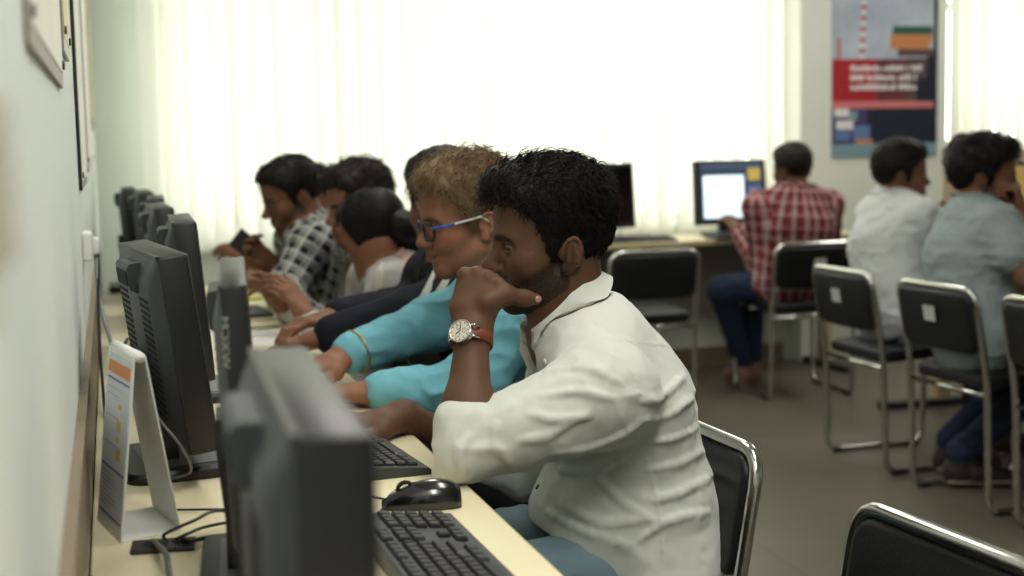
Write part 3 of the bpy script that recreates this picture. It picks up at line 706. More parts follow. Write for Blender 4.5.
# ------------------------------------------------------------------ heads (local: x forward, y left, z up, origin between the ears)
def head_sdf(S, hp, ears=True, fine=True):
    g = lambda k, d: hp.get(k, d); ears = ears and not g('covered', 0)
    nose, jaw, chin = g('nose', 1.), g('jaw', 1.), g('chin', 0.)
    bk = g('back', 0.); S.ell((-.004+bk*.5, 0, .058), (.092-bk*.5, .074, .084), k=.02).ell((.046, 0, .060), (.053, .060, .060), k=.035)
    S.ell((.045, 0, -.010), (.050, .058, .068), k=.03)
    S.ell((.036, 0, -.050), (.046, .047*jaw, .036), k=.03)
    S.cap((.004, .048*jaw, -.044), (.074, .012, -.078), .015, .013, .025).cap((.004, -.048*jaw, -.044), (.074, -.012, -.078), .015, .013, .025)
    S.ell((.078, 0, -.075-chin), (.017, .021, .017), k=.02)
    for s in (1, -1):
        S.ell((.060, s*.044, -.008), (.024, .020, .020), k=.03)
        S.cap((.088, s*.010, .030), (.080, s*.042, .033), .011, .010, .02)
        S.ell((.101, s*.032, .0155), (.022, .018, .012), k=.016, op=-1)
        if fine:
            S.ell((.0785, s*.032, .0165), (.0145, .0155, .0140), k=.006)
            S.ell((.0910, s*.0365, .0160), (.0140, .0125, .0044*g('eye', 1.)), k=.003, op=-1)
    S.cap((.093, 0, .020), (.112*nose**.3, 0, -.010), .0075, .0105, .014)
    S.ell((.112*nose**.3+.001, 0, -.015), (.0115*nose, .0105*nose, .0095), k=.008)
    for s in (1, -1):
        S.ell((.103, s*.0115*nose, -.019), (.0105, .0075*nose, .0075), k=.006)
        if fine: S.ell((.108, s*.0065, -.0275), (.0055, .0034, .0045), k=.003, op=-1)
    S.ell((.090, 0, -.045), (.013, .026, .018), k=.012)
    sm = g('smile', 0.)
    S.ell((.0975-.004*sm, 0, -.0415), (.0088, .021, .0048), k=.006).ell((.0955-.004*sm, 0, -.0535), (.0088, .019, .0062), k=.006)
    if fine:
        if sm:
            S.ell((.102, 0, -.0478), (.016, .025, .0056), k=.003, op=-1)
            for s in (1, -1): S.cap((.094, s*.024, -.0455), (.084, s*.030, -.040), .003, .002, .006, -1); S.ell((.078, s*.036, -.024), (.016, .014, .013), k=.015)
        else: S.ell((.105, 0, -.0472), (.011, .022, .0010), k=.003, op=-1)
    if ears:
        for s in (1, -1):
            Rz = np.array([(-.20, s*.16, .97), (-.93, s*.28, -.2), (0, s, 0)]); ex = unit(Rz[0]); ey = unit(Rz[1]-ex*(Rz[1] @ ex)); ez = np.cross(ex, ey); Rm = np.stack([ex, ey, ez], 1)
            c0 = np.array((-.012+g('ear', 0.), s*.077, .002)); loc = lambda u, v, q: c0+ex*u+ey*v+ez*q*(1 if (ez @ np.array((0, s, 0))) > 0 else -1)
            S.ell(loc(0, .002, -.002), (.0275, .0145, .0052), Rm, k=.006)
            S.cap(loc(0, -.012, -.006), (-.004, s*.062, 0), .010, .012, .01)
            if fine:
                hel = [loc((.0285)*math.sin(t)+.0005, .0155*-math.cos(t)*1.0+.001, .003) for t in np.linspace(.15, 3.6, 9)]
                S.chain(hel, [.0032]*9, .003)
                S.ell(loc(.004, -.002, .006), (.0135, .0080, .0075), Rm, k=.004, op=-1)
                S.ell(loc(.017, .004, .005), (.008, .006, .0028), Rm, k=.004, op=-1)
                S.chain([loc(-.012, .007, .004), loc(.004, .009, .004), loc(.015, .003, .004)], [.0022]*3, .004)
                S.ell(loc(-.006, -.0125, .003), (.0055, .0035, .004), Rm, k=.004)
            S.ell(loc(-.025, -.004, .0005), (.0085, .0085, .0042), Rm, k=.007)
    return S
def zline(p, hl):
    x = p[:, 0]; xs, zs = zip(*hl); return np.interp(x, xs, zs)
HL_MAN = [(-.12, -.052), (-.06, -.045), (-.038, -.012), (-.03, .035), (-.012, .040), (.004, .026), (.012, -.004), (.026, -.004), (.032, .03), (.046, .052), (.060, .072), (.080, .085), (.12, .092)]
def mk_hair(name, M, hp, sp, m, parent, root, seed=0):
    """cap grown over the skull plus strands; M = (origin, R, scale)"""
    o, R, sc = M; rg = np.random.default_rng(seed)
    base = head_sdf(Sdf(), hp, ears=False, fine=False)
    c = np.array((-.004, 0, .045)); nt_, np_ = sp.get('res', (56, 90))
    th = np.linspace(.02, sp.get('low', 2.35), nt_); ph = np.linspace(0, 2*math.pi, np_, endpoint=False)
    T, Pp = np.meshgrid(th, ph, indexing='ij'); d = np.stack([np.sin(T)*np.cos(Pp), np.sin(T)*np.sin(Pp), np.cos(T)], -1).reshape(-1, 3)
    r = np.full(len(d), .06)
    for _ in range(26): r = r-base.ev(c+d*r[:, None])*.9
    p = c+d*r[:, None]; hl = sp.get('hl', HL_MAN)
    def fields(p, d):
        s_ = sstep(-.010, .006, p[:, 2]-zline(p, hl)+.006*vnoise(p*90+seed))
        top = sstep(.05, .135, p[:, 2]); fr = sstep(.02, .09, p[:, 0])*sstep(.06, .1, p[:, 2])
        bk = sstep(-.03, -.09, p[:, 0])
        t = sp['side']+(sp['top']-sp['side'])*top+(sp['front']-sp['side'])*fr*(1-top*.3)+sp.get('back', 0)*bk
        t = t*(.55+.45*sstep(.0, .03, p[:, 2]-zline(p, hl)))
        if 'extra' in sp: t = t+sp['extra'](p)
        return s_, t, top, fr
    s_, t, top, fr = fields(p, d)
    lump = .5*vnoise(p*sp.get('lf', 55)+seed)+.35*vnoise(p*sp.get('lf', 55)*2.2+seed)+.25*vnoise(p*sp.get('lf', 55)*4.5)
    t2 = s_*(t*(1+sp.get('lump', .35)*lump))-(1-s_)*.008
    q = c+d*(r+t2)[:, None]
    V = (q*sc) @ R.T+o
    F = np.array([[i*np_+j, (i+1)*np_+j, (i+1)*np_+(j+1) % np_, i*np_+(j+1) % np_] for i in range(nt_-1) for j in range(np_)])
    F = np.concatenate([F, np.array([[0, j+1, j+2, j+2] for j in range(0)] or np.zeros((0, 4)), int).reshape(-1, 4)]).astype(int)
    Vl = [V]; Fl = [F]; nV = len(V)
    tip = c+np.array((0, 0, 1.))*(r[:np_]+t2[:np_]).mean(); Vl.append(((tip*sc) @ R.T+o)[None]); Fl.append(np.array([[nV, j, (j+1) % np_, nV] for j in range(np_)])); nV += 1
    n = sp.get('n', 0)
    if n:
        k = rg.choice(len(d), n*2, p=np.sin(T).ravel()/np.sin(T).sum()); dd = d[k]+rg.normal(0, .03, (n*2, 3)); dd /= np.linalg.norm(dd, axis=1)[:, None]
        keep = s_[k] > .6; k = k[keep][:n]; dd = dd[keep][:n]; n = len(k)
        P0 = c+dd*(r[k]+np.maximum(0, t2[k])*.8)[:, None]
        fl = sp['flow'](p[k], top[k], fr[k]); fl = fl+rg.normal(0, sp.get('mess', .25), fl.shape); fl /= np.linalg.norm(fl, axis=1)[:, None]
        tang = fl-dd*(fl*dd).sum(1)[:, None]; tang /= np.linalg.norm(tang, axis=1)[:, None]+1e-9
        L = (sp['len'][0]+(sp['len'][1]-sp['len'][0])*np.maximum(top[k], fr[k]))*rg.uniform(.6, 1.25, n); lift = sp.get('lift', .35)*rg.uniform(.3, 1.3, n)
        side = np.cross(dd, tang); ns = 6; cu = sp.get('curl', .0); ph_ = rg.uniform(0, 6.28, n); pts = []
        for i in range(ns):
            u = i/(ns-1); rise = lift*math.sin(u*2.2)*.9-.35*lift*u*u
            pt = P0+tang*(L*u)[:, None]+dd*(L*rise-.4*(L*u)**2/.10*.5)[:, None]+side*(L*cu*np.sin(ph_+u*7)*u)[:, None]+dd*(L*cu*.6*np.cos(ph_+u*7)*u)[:, None]; pts.append(pt)
        pts = np.stack(pts, 1); rad = sp.get('rad', .0008)*rg.uniform(.6, 1.5, n)
        e1 = side; e2 = dd; rings = []
        for i in range(ns):
            rr_ = rad*(1.0, 1.15, 1.1, .9, .6, .12)[i]
            for a_ in (0, 2.094, 4.189): rings.append(pts[:, i]+(math.cos(a_)*e1+math.sin(a_)*e2)*rr_[:, None])
        RV = np.stack(rings, 1); RV = (RV*sc) @ R.T+o; Vl.append(RV.reshape(-1, 3))
        fb = np.array([[i*3+j, i*3+(j+1) % 3, (i+1)*3+(j+1) % 3, (i+1)*3+j] for i in range(ns-1) for j in range(3)])
        Fl.append((nV+np.arange(n)[:, None, None]*ns*3+fb[None]).reshape(-1, 4))
    V = np.concatenate(Vl)-root; F = np.concatenate(Fl)
    # degenerate quads of the crown become triangles on validate
    return mesh_obj(name, V, F, m, parent, True)

def hand(S, wr, d, back, thumb_side, curl=(.25, .3, .3, .35), sc=1., thumb=None, spread=1., bend2=1.):
    """wr wrist, d direction of the palm, back = dorsal normal, thumb_side = +1 if thumb lies on back x d side"""
    x = unit(d); z = unit(np.array(back, float)-x*(np.array(back, float) @ x)); y = np.cross(z, x)*thumb_side; wr = np.array(wr, float)
    Lp = lambda u, v, q: wr+(x*u+y*v+z*q)*sc
    S.ebone(Lp(-.01, 0, 0), Lp(.03, .004, 0), (.026*sc, .019*sc), (.036*sc, .017*sc), y, k=.02)
    S.ebone(Lp(.035, .006, 0), Lp(.078, .001, .001), (.037*sc, .016*sc), (.040*sc, .0135*sc), y, k=.015)
    S.ell(Lp(.03, .024, -.010), (.026*sc, .016*sc, .014*sc), np.stack([x, y, z], 1), k=.015)
    tips = []
    for i, (ky, kx, ls, r) in enumerate(((.029, .086, (.044, .026, .020), .0092), (.0095, .090, (.049, .030, .021), .0095), (-.0105, .086, (.045, .028, .020), .0088), (-.028, .078, (.035, .021, .018), .0076))):
        p = Lp(kx, ky, .002); a = 0.; fan = (.10, .03, -.05, -.13)[i]*spread; cur = curl[i]; pts = [Lp(kx-.012, ky*.95, .0), p]
        for j, l in enumerate(ls):
            a += cur*(1., 1.15*bend2, .8*bend2)[j]
            dirv = (x*math.cos(fan)+y*math.sin(fan))*math.cos(a)-z*math.sin(a); p = p+dirv*l*sc; pts.append(p)
        S.chain(pts, np.array([r*1.1, r*1.08, r, r*.92, r*.78])*sc, .004); tips.append(pts[-1])
        S.ell(pts[1]+z*.002*sc, (r*1.1*sc,)*3, k=.006); S.ell(pts[2], (r*1.05*sc,)*3, k=.004)
    if thumb is None: thumb = [Lp(.012, .022, -.006), Lp(.045, .046, -.014), Lp(.075, .056, -.020), Lp(.100, .058, -.026)]
    S.chain(thumb, np.array([.0165, .0150, .0118, .0092])*sc, .012)
    return tips, thumb

SKINS = {}
def skin_mat(name, rough=.56): return mat(name, (120, 80, 60), rough, attr='tone', bump=.12, bscale=420, var=.10, vscale=60, spec=.28)
def paint(V, M, hp, tone, lip, brow, beard=None, beard_c=None, extra=None, seed=0):
    o, R, sc = M; q = ((V-o) @ R)/sc; base = np.array(lin(tone)); C = np.tile(base, (len(V), 1)); head = (np.abs(q) < .15).all(1); head[head] = np.abs(head_sdf(Sdf(), hp).ev(q[head])) < .0035; n1 = vnoise(q*120+seed); n2 = vnoise(q*400+seed)
    def blend(msk, c): C[:] = C*(1-msk[:, None])+np.array(lin(c))*msk[:, None]
    ay = np.abs(q[:, 1])
    lp = head*sstep(1.25, .85, np.sqrt(((q[:, 0]-.098)/.02)**2+(q[:, 1]/.021)**2+((q[:, 2]+.0475)/.0105)**2)); blend(lp*.8, lip)
    if beard is not None:
        x, z = q[:, 0], q[:, 2]
        low = sstep(.012, -.006, z-np.interp(x, [-.02, .01, .03, .05, .075, .1], [.0, .0, -.014, -.027, -.036, -.062]))*sstep(-.02, .004, x)*sstep(-.125, -.085, z)
        mus = sstep(.004, -.003, np.abs(z+.0345)-.0055-.002*n1)*sstep(.030, .024, ay)*(x > .07)
        rim = sstep(.036, .028, ay)*sstep(.032, .026, ay)*(x > .06)*sstep(-.030, -.036, z)
        b = np.clip(np.maximum.reduce([low, mus, rim*beard.get('goatee', 1.)]), 0, 1)*(1-lp)*beard.get('w', .85)*(.8+.25*n2); blend(head*np.clip(b, 0, 1), beard_c)
    bw = head*(q[:, 0] > .06)*sstep(.0065, .003, np.abs(q[:, 2]-.0345-.06*np.clip(ay-.028, -.02, 0)+.35*np.clip(ay-.038, 0, .03)-hp.get('brow_dz', 0))-.0012*n2)*sstep(.006, .012, ay)*sstep(.058, .050, ay)
    blend(np.clip(bw, 0, 1)*.93, brow)
    if extra: extra(q, V, C, blend, n1, n2)
    return np.concatenate([np.clip(C, 0, 1), np.ones((len(C), 1))], 1)
def eyes(M, parent, root, iris=(50, 32, 22), gaze=(1, 0, -.1), both=True):
    o, R, sc = M
    for s in (1, -1):
        c = np.array((.0780, s*.032, .0160)); a = MB(); g = unit(np.array(gaze, float)+np.array((0, s*.05, 0))); fr_ = frame(g, (0, 0, 1)); rings = []
        for t in np.linspace(.0, math.pi, 15): rings.append([fr_ @ (np.array((math.cos(t), math.sin(t)*math.cos(p), math.sin(t)*math.sin(p)))*.0128)+c for p in np.linspace(0, 2*math.pi, 20, endpoint=False)])
        a.loft(rings); V = np.array(a.V); dcen = np.arccos(np.clip((V-c) @ g/.0128, -1, 1))
        cc = np.where(dcen[:, None] < .20, np.array([[.004, .004, .004]]), np.where(dcen[:, None] < .56, np.array([lin(iris)]), np.array([lin((132, 120, 112))])))
        V = (V*sc) @ R.T+o-root
        mesh_obj('eye', V, a.F, mat('eyeball', (200, 200, 200), .12, attr='tone', coat=.5), parent, True, attrs={'tone': (np.concatenate([cc, np.ones((len(cc), 1))], 1), 'FLOAT_COLOR')})

def head_frame(o, yaw, pitch=0., roll=0., sc=1.):
    f = np.array((math.cos(yaw)*math.cos(pitch), math.sin(yaw)*math.cos(pitch), -math.sin(pitch))); l = np.array((-math.sin(yaw), math.cos(yaw), 0.)); u = np.cross(f, l)
    l2 = l*math.cos(roll)+u*math.sin(roll); u2 = np.cross(f, l2); return (np.array(o, float), np.stack([f, l2, u2], 1), sc)
def ik(a, b, l1, l2, hint):
    a, b = np.array(a, float), np.array(b, float); d = b-a; L = np.linalg.norm(d); x = d/L
    if L > (l1+l2)*.995: return a+x*L*l1/(l1+l2)
    t = (l1*l1-l2*l2+L*L)/(2*L); h = math.sqrt(max(0, l1*l1-t*t)); n = np.array(hint, float); n = unit(n-x*(n @ x)); return a+x*t+n*h
Z3 = np.array((0, 0, 1.))
def person(label, head, hp, pel, yaw, skin, shirt, trous, hair, wr, el=None, hands=None, pad=.014, sleeve='long', lips=(120, 70, 62), brow=(20, 16, 14), beard=None, h_skin=.0035, h_cloth=.005,
           collar=None, shirt_fn=None, skin_fn=None, spine_fn=None, paint_fn=None, wrink=.0035, shw=.178, drop=.05, girth=1., legs=None, iris=(40, 26, 18), gaze=(1, 0, -.1), hairname='hair', seed=0, nb=None, sfwd=.03, shirt_m=None, shoe_m=None, shp=None, trap=1., hem=None):
    fw = np.array((math.cos(yaw), math.sin(yaw), 0.)); lat = np.array((-math.sin(yaw), math.cos(yaw), 0.)); pel = np.array(pel, float); O = head[0]
    nb = O-Z3*.084-fw*.03 if nb is None else np.array(nb, float)
    root = thing('person', label, 'person', (float(pel[0]), float(pel[1]), 0)); rt = np.array(root.location)
    sp = lambda t: pel*(1-t)+nb*t-fw*(.025*math.sin(math.pi*t))
    tor = [(0, .168, .120), (.30, .150*girth, .108*girth), (.62, .168*girth, .118*girth), (.86, .142, .092)]
    sh = {s: sp(.93)+lat*s*shw-Z3*(drop-.02)+fw*sfwd for s in (1, -1)}
    el = dict(el or {})
    if shp: sh.update({k: np.array(v, float) for k, v in shp.items()})
    for s in (1, -1):
        wr[s] = np.array(wr[s], float)
        if s not in el: el[s] = ik(sh[s], wr[s], .295, .265, -Z3+lat*s*.45-fw*.25)
        el[s] = np.array(el[s], float)
    bones = []
    def torso(S, p):
        for (t0, w0, d0), (t1, w1, d1) in zip(tor[:-1], tor[1:]): S.ebone(sp(t0), sp(t1), (w0+p, d0+p), (w1+p, d1+p), lat, k=.05)
        for s in (1, -1): S.ebone(nb-Z3*.03*trap+lat*s*.03, sh[s], (.048+p*.5, .058+p*.5), (.054+p, .058+p), Z3, k=.05)
    def arm(S, s, p, full=True, upto=1., slim=False):
        S.cap(sh[s], el[s], .053+p*1.1, (.031 if slim else .041)+p*1.0, k=.045)
        if slim: return
        if full: S.cap(el[s], el[s]+(wr[s]-el[s])*upto, .040+p*1.1, .040+(.027-.040)*upto+p*.9, k=.03)
    # body: one continuous surface
    B = Sdf(); B.xf = head; head_sdf(B, hp); B.xf = None
    nk = O+head[1] @ np.array((-.022, 0, -.035))*head[2]
    B.cap(nb-Z3*.03, nk, .060, .053, k=.03); B.cap(nb+fw*.028-Z3*.02, O+head[1] @ np.array((.015, 0, -.062))*head[2], .040, .034, k=.03)
    torso(B, -.008)
    for s in (1, -1):
        B.cap(sh[s], el[s], .046, .038, k=.03); m_ = el[s]*.68+wr[s]*.32; B.cap(el[s], m_, .038, .038, k=.03); B.cap(m_, wr[s], .038, .0255, k=.03)
        hd = (hands or {}).get(s, {}); d = hd.get('d', wr[s]-el[s]+np.array((0, 0, .0))); back = hd.get('back', Z3); ts = 1 if np.cross(back, d) @ (lat*-s) > 0 else -1
        B.cap(wr[s], wr[s]+unit(d)*.01, .0255, .024, k=.02)
        hand(B, wr[s]+unit(d)*.012, d, back, hd.get('ts', ts), hd.get('curl', (.3, .35, .4, .45)), hd.get('sc', 1.), hd.get('thumb'), hd.get('spread', 1.), hd.get('bend2', 1.))
    if skin_fn: skin_fn(B, dict(sh=sh, el=el, nb=nb, sp=sp))
    V, F = B.mesh(h_skin); tone = paint(V, head, hp, skin, lips, brow, beard, beard and beard.get('c', (18, 15, 14)), paint_fn, seed)
    body = mesh_obj('body', V-rt, F, skin_mat('skin'), root, True, attrs={'tone': (tone, 'FLOAT_COLOR')})
    eyes(head, root, rt, iris, gaze)
    if hair: mk_hair(hairname, head, hp, hair, hair['m'], root, rt, seed)
    # upper garment
    S = Sdf(); torso(S, pad)
    S.ebone(sp(.0)-Z3*.01, sp(.15), (.178+pad, .130+pad), (.160+pad, .118+pad), lat, k=.04)
    up = {'long': 1., 'half': None, 'rolled': .22}[sleeve if isinstance(sleeve, str) else 'long']
    for s in (1, -1):
        if sleeve == 'half':
            e2 = sh[s]*.50+el[s]*.50; S.cap(sh[s], e2, .056+pad, .056+pad, k=.045)
        else: arm(S, s, pad, True, (.93 if sleeve == 'long' else .08), sleeve == 'rolled')
    if shirt_fn: shirt_fn(S, dict(sh=sh, el=el, wr=wr, nb=nb, sp=sp, fw=fw, lat=lat, pad=pad))
    sd = seed*3.7
    def folds(P, d):
        q = P*np.array((16, 16, 26))+sd; q = q+.6*np.stack([vnoise(P*7+sd), vnoise(P*7+sd+9), vnoise(P*7+sd+19)], 1)
        return d+wrink*(np.abs(vnoise(q))*1.6-.5)+wrink*.35*vnoise(P*60)
    S.post = folds
    if hem is not None: S.post = lambda P, d: np.maximum(folds(P, d), (P-hem[0]) @ hem[1])
    V, F = S.mesh(h_cloth)
    # cloth coordinates: around and along the nearest limb
    def seg(a, b, u0):
        a, b = np.array(a), np.array(b); d = b-a; L = np.linalg.norm(d); ax = d/L; u = unit(np.array(u0)-ax*(np.array(u0) @ ax)); v = np.cross(ax, u); q = V-a; t = q @ ax; rr = q-np.clip(t, 0, L)[:, None]*ax
        return np.linalg.norm(rr, axis=1), t, np.arctan2(rr @ v, rr @ u)
    dt, tt, at_ = seg(sp(0), nb, fw); puv = np.stack([at_*.15, tt, 0*tt], 1); best = dt-.06
    for s in (1, -1):
        for a, b, base in ((sh[s]+(el[s]-sh[s])*.12, el[s], 0), (el[s], wr[s], .3)):
            d_, t_, a_ = seg(a, b, Z3+fw*.3); mk = d_ < best; puv[mk] = np.stack([a_*.06, t_+base, 0*t_], 1)[mk]; best = np.minimum(best, d_)
    gar = mesh_obj(shirt['name'], V-rt, F, shirt['m'], root, True, attrs={'puv': (puv, 'FLOAT_VECTOR')})
    # trousers and shoes
    T = Sdf(); lg = legs or {}
    for s in (1, -1):
        hip = pel+lat*s*.088+fw*.02-Z3*.015; kn = np.array(lg.get(('k', s), hip+fw*.40+lat*s*.03-Z3*.02), float); an = np.array(lg.get(('a', s), kn+fw*-.02-Z3*(kn[2]-.105)), float); lg[('k', s)], lg[('a', s)] = kn, an
        T.cap(hip, kn, .086, .066, k=.03).cap(kn, an+Z3*.01, .064, .050, k=.03)
    T.ebone(pel-fw*.03-Z3*.035, pel+Z3*.08, (.158, .112), (.150, .108), lat, k=.04)
    T.post = lambda P, d: d+.004*(np.abs(vnoise(P*np.array((20, 20, 30))+sd+5))*1.5-.5)
    V, F = T.mesh(h_cloth); mesh_obj('trousers', V-rt, F, trous, root, True)
    for s in (1, -1):
        an = lg[('a', s)]; fd = lg.get(('f', s), fw); fd = unit(fd); Q = Sdf(); z0 = an[2]-.105
        A0 = np.array((an[0], an[1], z0))
        Q.ebone(A0-fd*.03+Z3*.042, A0+fd*.06+Z3*.045, (.036, .044), (.040, .042), np.cross(Z3, fd), k=.02).ebone(A0+fd*.05+Z3*.036, A0+fd*.165+Z3*.028, (.043, .036), (.036, .026), np.cross(Z3, fd), k=.03).cap(A0+Z3*.05, A0+Z3*.115, .044, .046, k=.02)
        Q.post = lambda P, d, z0=z0: np.maximum(d, z0+.004-P[:, 2])
        V, F = Q.mesh(.005); shoe = mesh_obj('shoe', V-rt, F, shoe_m or mat('shoe_leather', (38, 32, 28), .5), root, True)
        U = Sdf(); U.ebone(A0-fd*.03+Z3*.012, A0+fd*.165+Z3*.012, (.042, .016), (.040, .016), np.cross(Z3, fd), k=.02); U.post = lambda P, d, z0=z0: np.maximum(np.maximum(d, z0+.001-P[:, 2]), P[:, 2]-z0-.022)
        V, F = U.mesh(.005); mesh_obj('sole', V-rt, F, mat('shoe_sole', (120, 110, 98), .6), shoe, True)
    if collar:
        ax = unit(collar.get('ax', Z3*.9+fw*.42)); f_ = unit(fw-ax*(fw @ ax)); l_ = np.cross(ax, f_); ce = nb+np.array(collar.get('off', (0, 0, 0)))+ax*collar.get('up', .0); rings = []; gp = collar.get('gap', .35); r0 = collar.get('r', .066); lf = collar.get('leaf', (.040, .062)); st = collar.get('stand', .034)
        for t in np.linspace(gp, 2*math.pi-gp, 44):
            c_, s_ = math.cos(t), math.sin(t); rd = f_*c_*1.06+l_*s_*.98; fr = (1+c_)/2; lw = lf[0]+(lf[1]-lf[0])*fr**1.5; ins = collar.get('splay', .0)*max(0, c_)**3
            w_ = .0012*vnoise(np.array([[t*3, seed, .5]]))[0]
            pr = [(r0-.002, -.012), (r0-.004, st*.6), (r0-.001, st-.003), (r0+.004, st), (r0+.010, st-.006), (r0+.017+w_*2, st-lw*.5), (r0+.024+w_*3, st-lw), (r0+.021+w_*3, st-lw-.001), (r0+.012, st-lw*.5), (r0+.006, st-.013), (r0+.001, -.012)]
            rings.append([ce+rd*(a_+ins)+ax*b_ for a_, b_ in pr])
        rg_ = np.array(rings)
        for q in (5, 6, 7, 8):                       # the leaf lies on the cloth
            for _ in range(3):
                p_ = rg_[:, q]; dd = S.ev(p_); want = (.005, .0045, .002, .0022)[q-5]
                gr = np.stack([S.ev(p_+.003*v)-S.ev(p_-.003*v) for v in np.eye(3)], 1); gr /= np.linalg.norm(gr, axis=1)[:, None]+1e-9; rg_[:, q] = p_+gr*np.clip(want-dd, 0, None)[:, None]
        rings = [list(r_-rt) for r_ in rg_]
        a = MB(); a.loft(rings); o = a.build('collar', collar.get('m', shirt['m']), root, True); smooth_by_angle(o, 60)
        me = o.data; at2 = me.attributes.new('puv', 'FLOAT_VECTOR', 'POINT'); at2.data.foreach_set('vector', np.array([(v.co.x*1.3+v.co.y, v.co.z, 0) for v in me.vertices], np.float32).ravel())
    return dict(root=root, rt=rt, S=S, B=B, sh=sh, el=el, wr=wr, nb=nb, sp=sp, fw=fw, lat=lat, gar=gar, head=head, body=body)

# cloth and hair materials
M_hair = mat('black_hair', (17, 15, 14), .58, spec=.22)
M_hair2 = mat('sandy_hair', (118, 96, 68), .55, var=.35, vscale=60, spec=.3)
M_hair3 = mat('dark_brown_hair', (30, 24, 21), .58, spec=.25)
M_shirt = mat('white_cotton', (208, 211, 203), .8, bump=.10, bscale=900, spec=.2, sheen=.2)
M_cyan = mat('turquoise_cotton', (114, 178, 192), .8, bump=.1, bscale=700, spec=.2)
M_navy = mat('navy_suit_cloth', (27, 29, 38), .85, bump=.1, bscale=600, spec=.2)
M_jean = mat('washed_jeans', (124, 148, 160), .85, bump=.2, bscale=500, var=.15, vscale=14, spec=.2)
M_dkjean = mat('dark_jeans', (34, 44, 66), .85, bump=.2, bscale=500, var=.2, vscale=14, spec=.2)
M_slack = mat('dark_trousers', (40, 40, 44), .85, spec=.2)
M_pale = mat('pale_shirt_cloth', (206, 210, 208), .85, bump=.1, bscale=500, spec=.2)
M_top = mat('grey_pink_top', (176, 176, 174), .85, spec=.2)
M_pinkc = mat('pale_pink_cloth', (208, 188, 192), .85, spec=.2)
M_check = plaid('checked_shirt_black', (34, 38, 40), [((186, 190, 184), 0, .38, 0, .33), ((186, 190, 184), .1, .38, 1, .33), ((228, 230, 224), .12, .14, 0, .5), ((228, 230, 224), .24, .14, 1, .5)], .044, .044)
M_check2 = plaid('checked_shirt_grey', (40, 42, 44), [((172, 174, 170), 0, .36, 0, .40), ((172, 174, 170), .1, .36, 1, .40), ((206, 206, 200), .2, .12, 0, .5), ((206, 206, 200), .3, .12, 1, .5)], .046, .046)
M_red = plaid('red_plaid_shirt', (128, 54, 58), [((176, 158, 160), 0, .30, 0, .75), ((62, 30, 38), .55, .22, 0, .6), ((62, 30, 38), .2, .28, 1, .45), ((190, 160, 158), .75, .14, 1, .5)], .056, .060)
M_tee = plaid('grey_striped_tee', (152, 164, 164), [((128, 140, 142), 0, .4, 1, .6)], .01, .011)

def strand_flow(front_up=.6):
    def fl(p, top, fr):
        n = len(p); v = np.zeros((n, 3)); v[:, 0] = -.25+.0*top; v[:, 2] = -1+.9*top
        v[:, 0] += top*.2+fr*front_up; v[:, 2] += fr*.6; v[:, 1] += np.sign(p[:, 1])*.3*top; return v
    return fl
def short_hair(m, top=.022, side=.010, front=.024, n=500, length=(.012, .03), lump=.35, rad=.0011, back=.004, curl=.15, mess=.35, hl=HL_MAN, res=(44, 70), lift=.3, lf=55, flow=None, extra=None):
    d = dict(m=m, top=top, side=side, front=front, n=n, len=length, lump=lump, rad=rad, back=back, curl=curl, mess=mess, hl=hl, res=res, lift=lift, lf=lf, flow=flow or strand_flow())
    if extra: d['extra'] = extra
    return d

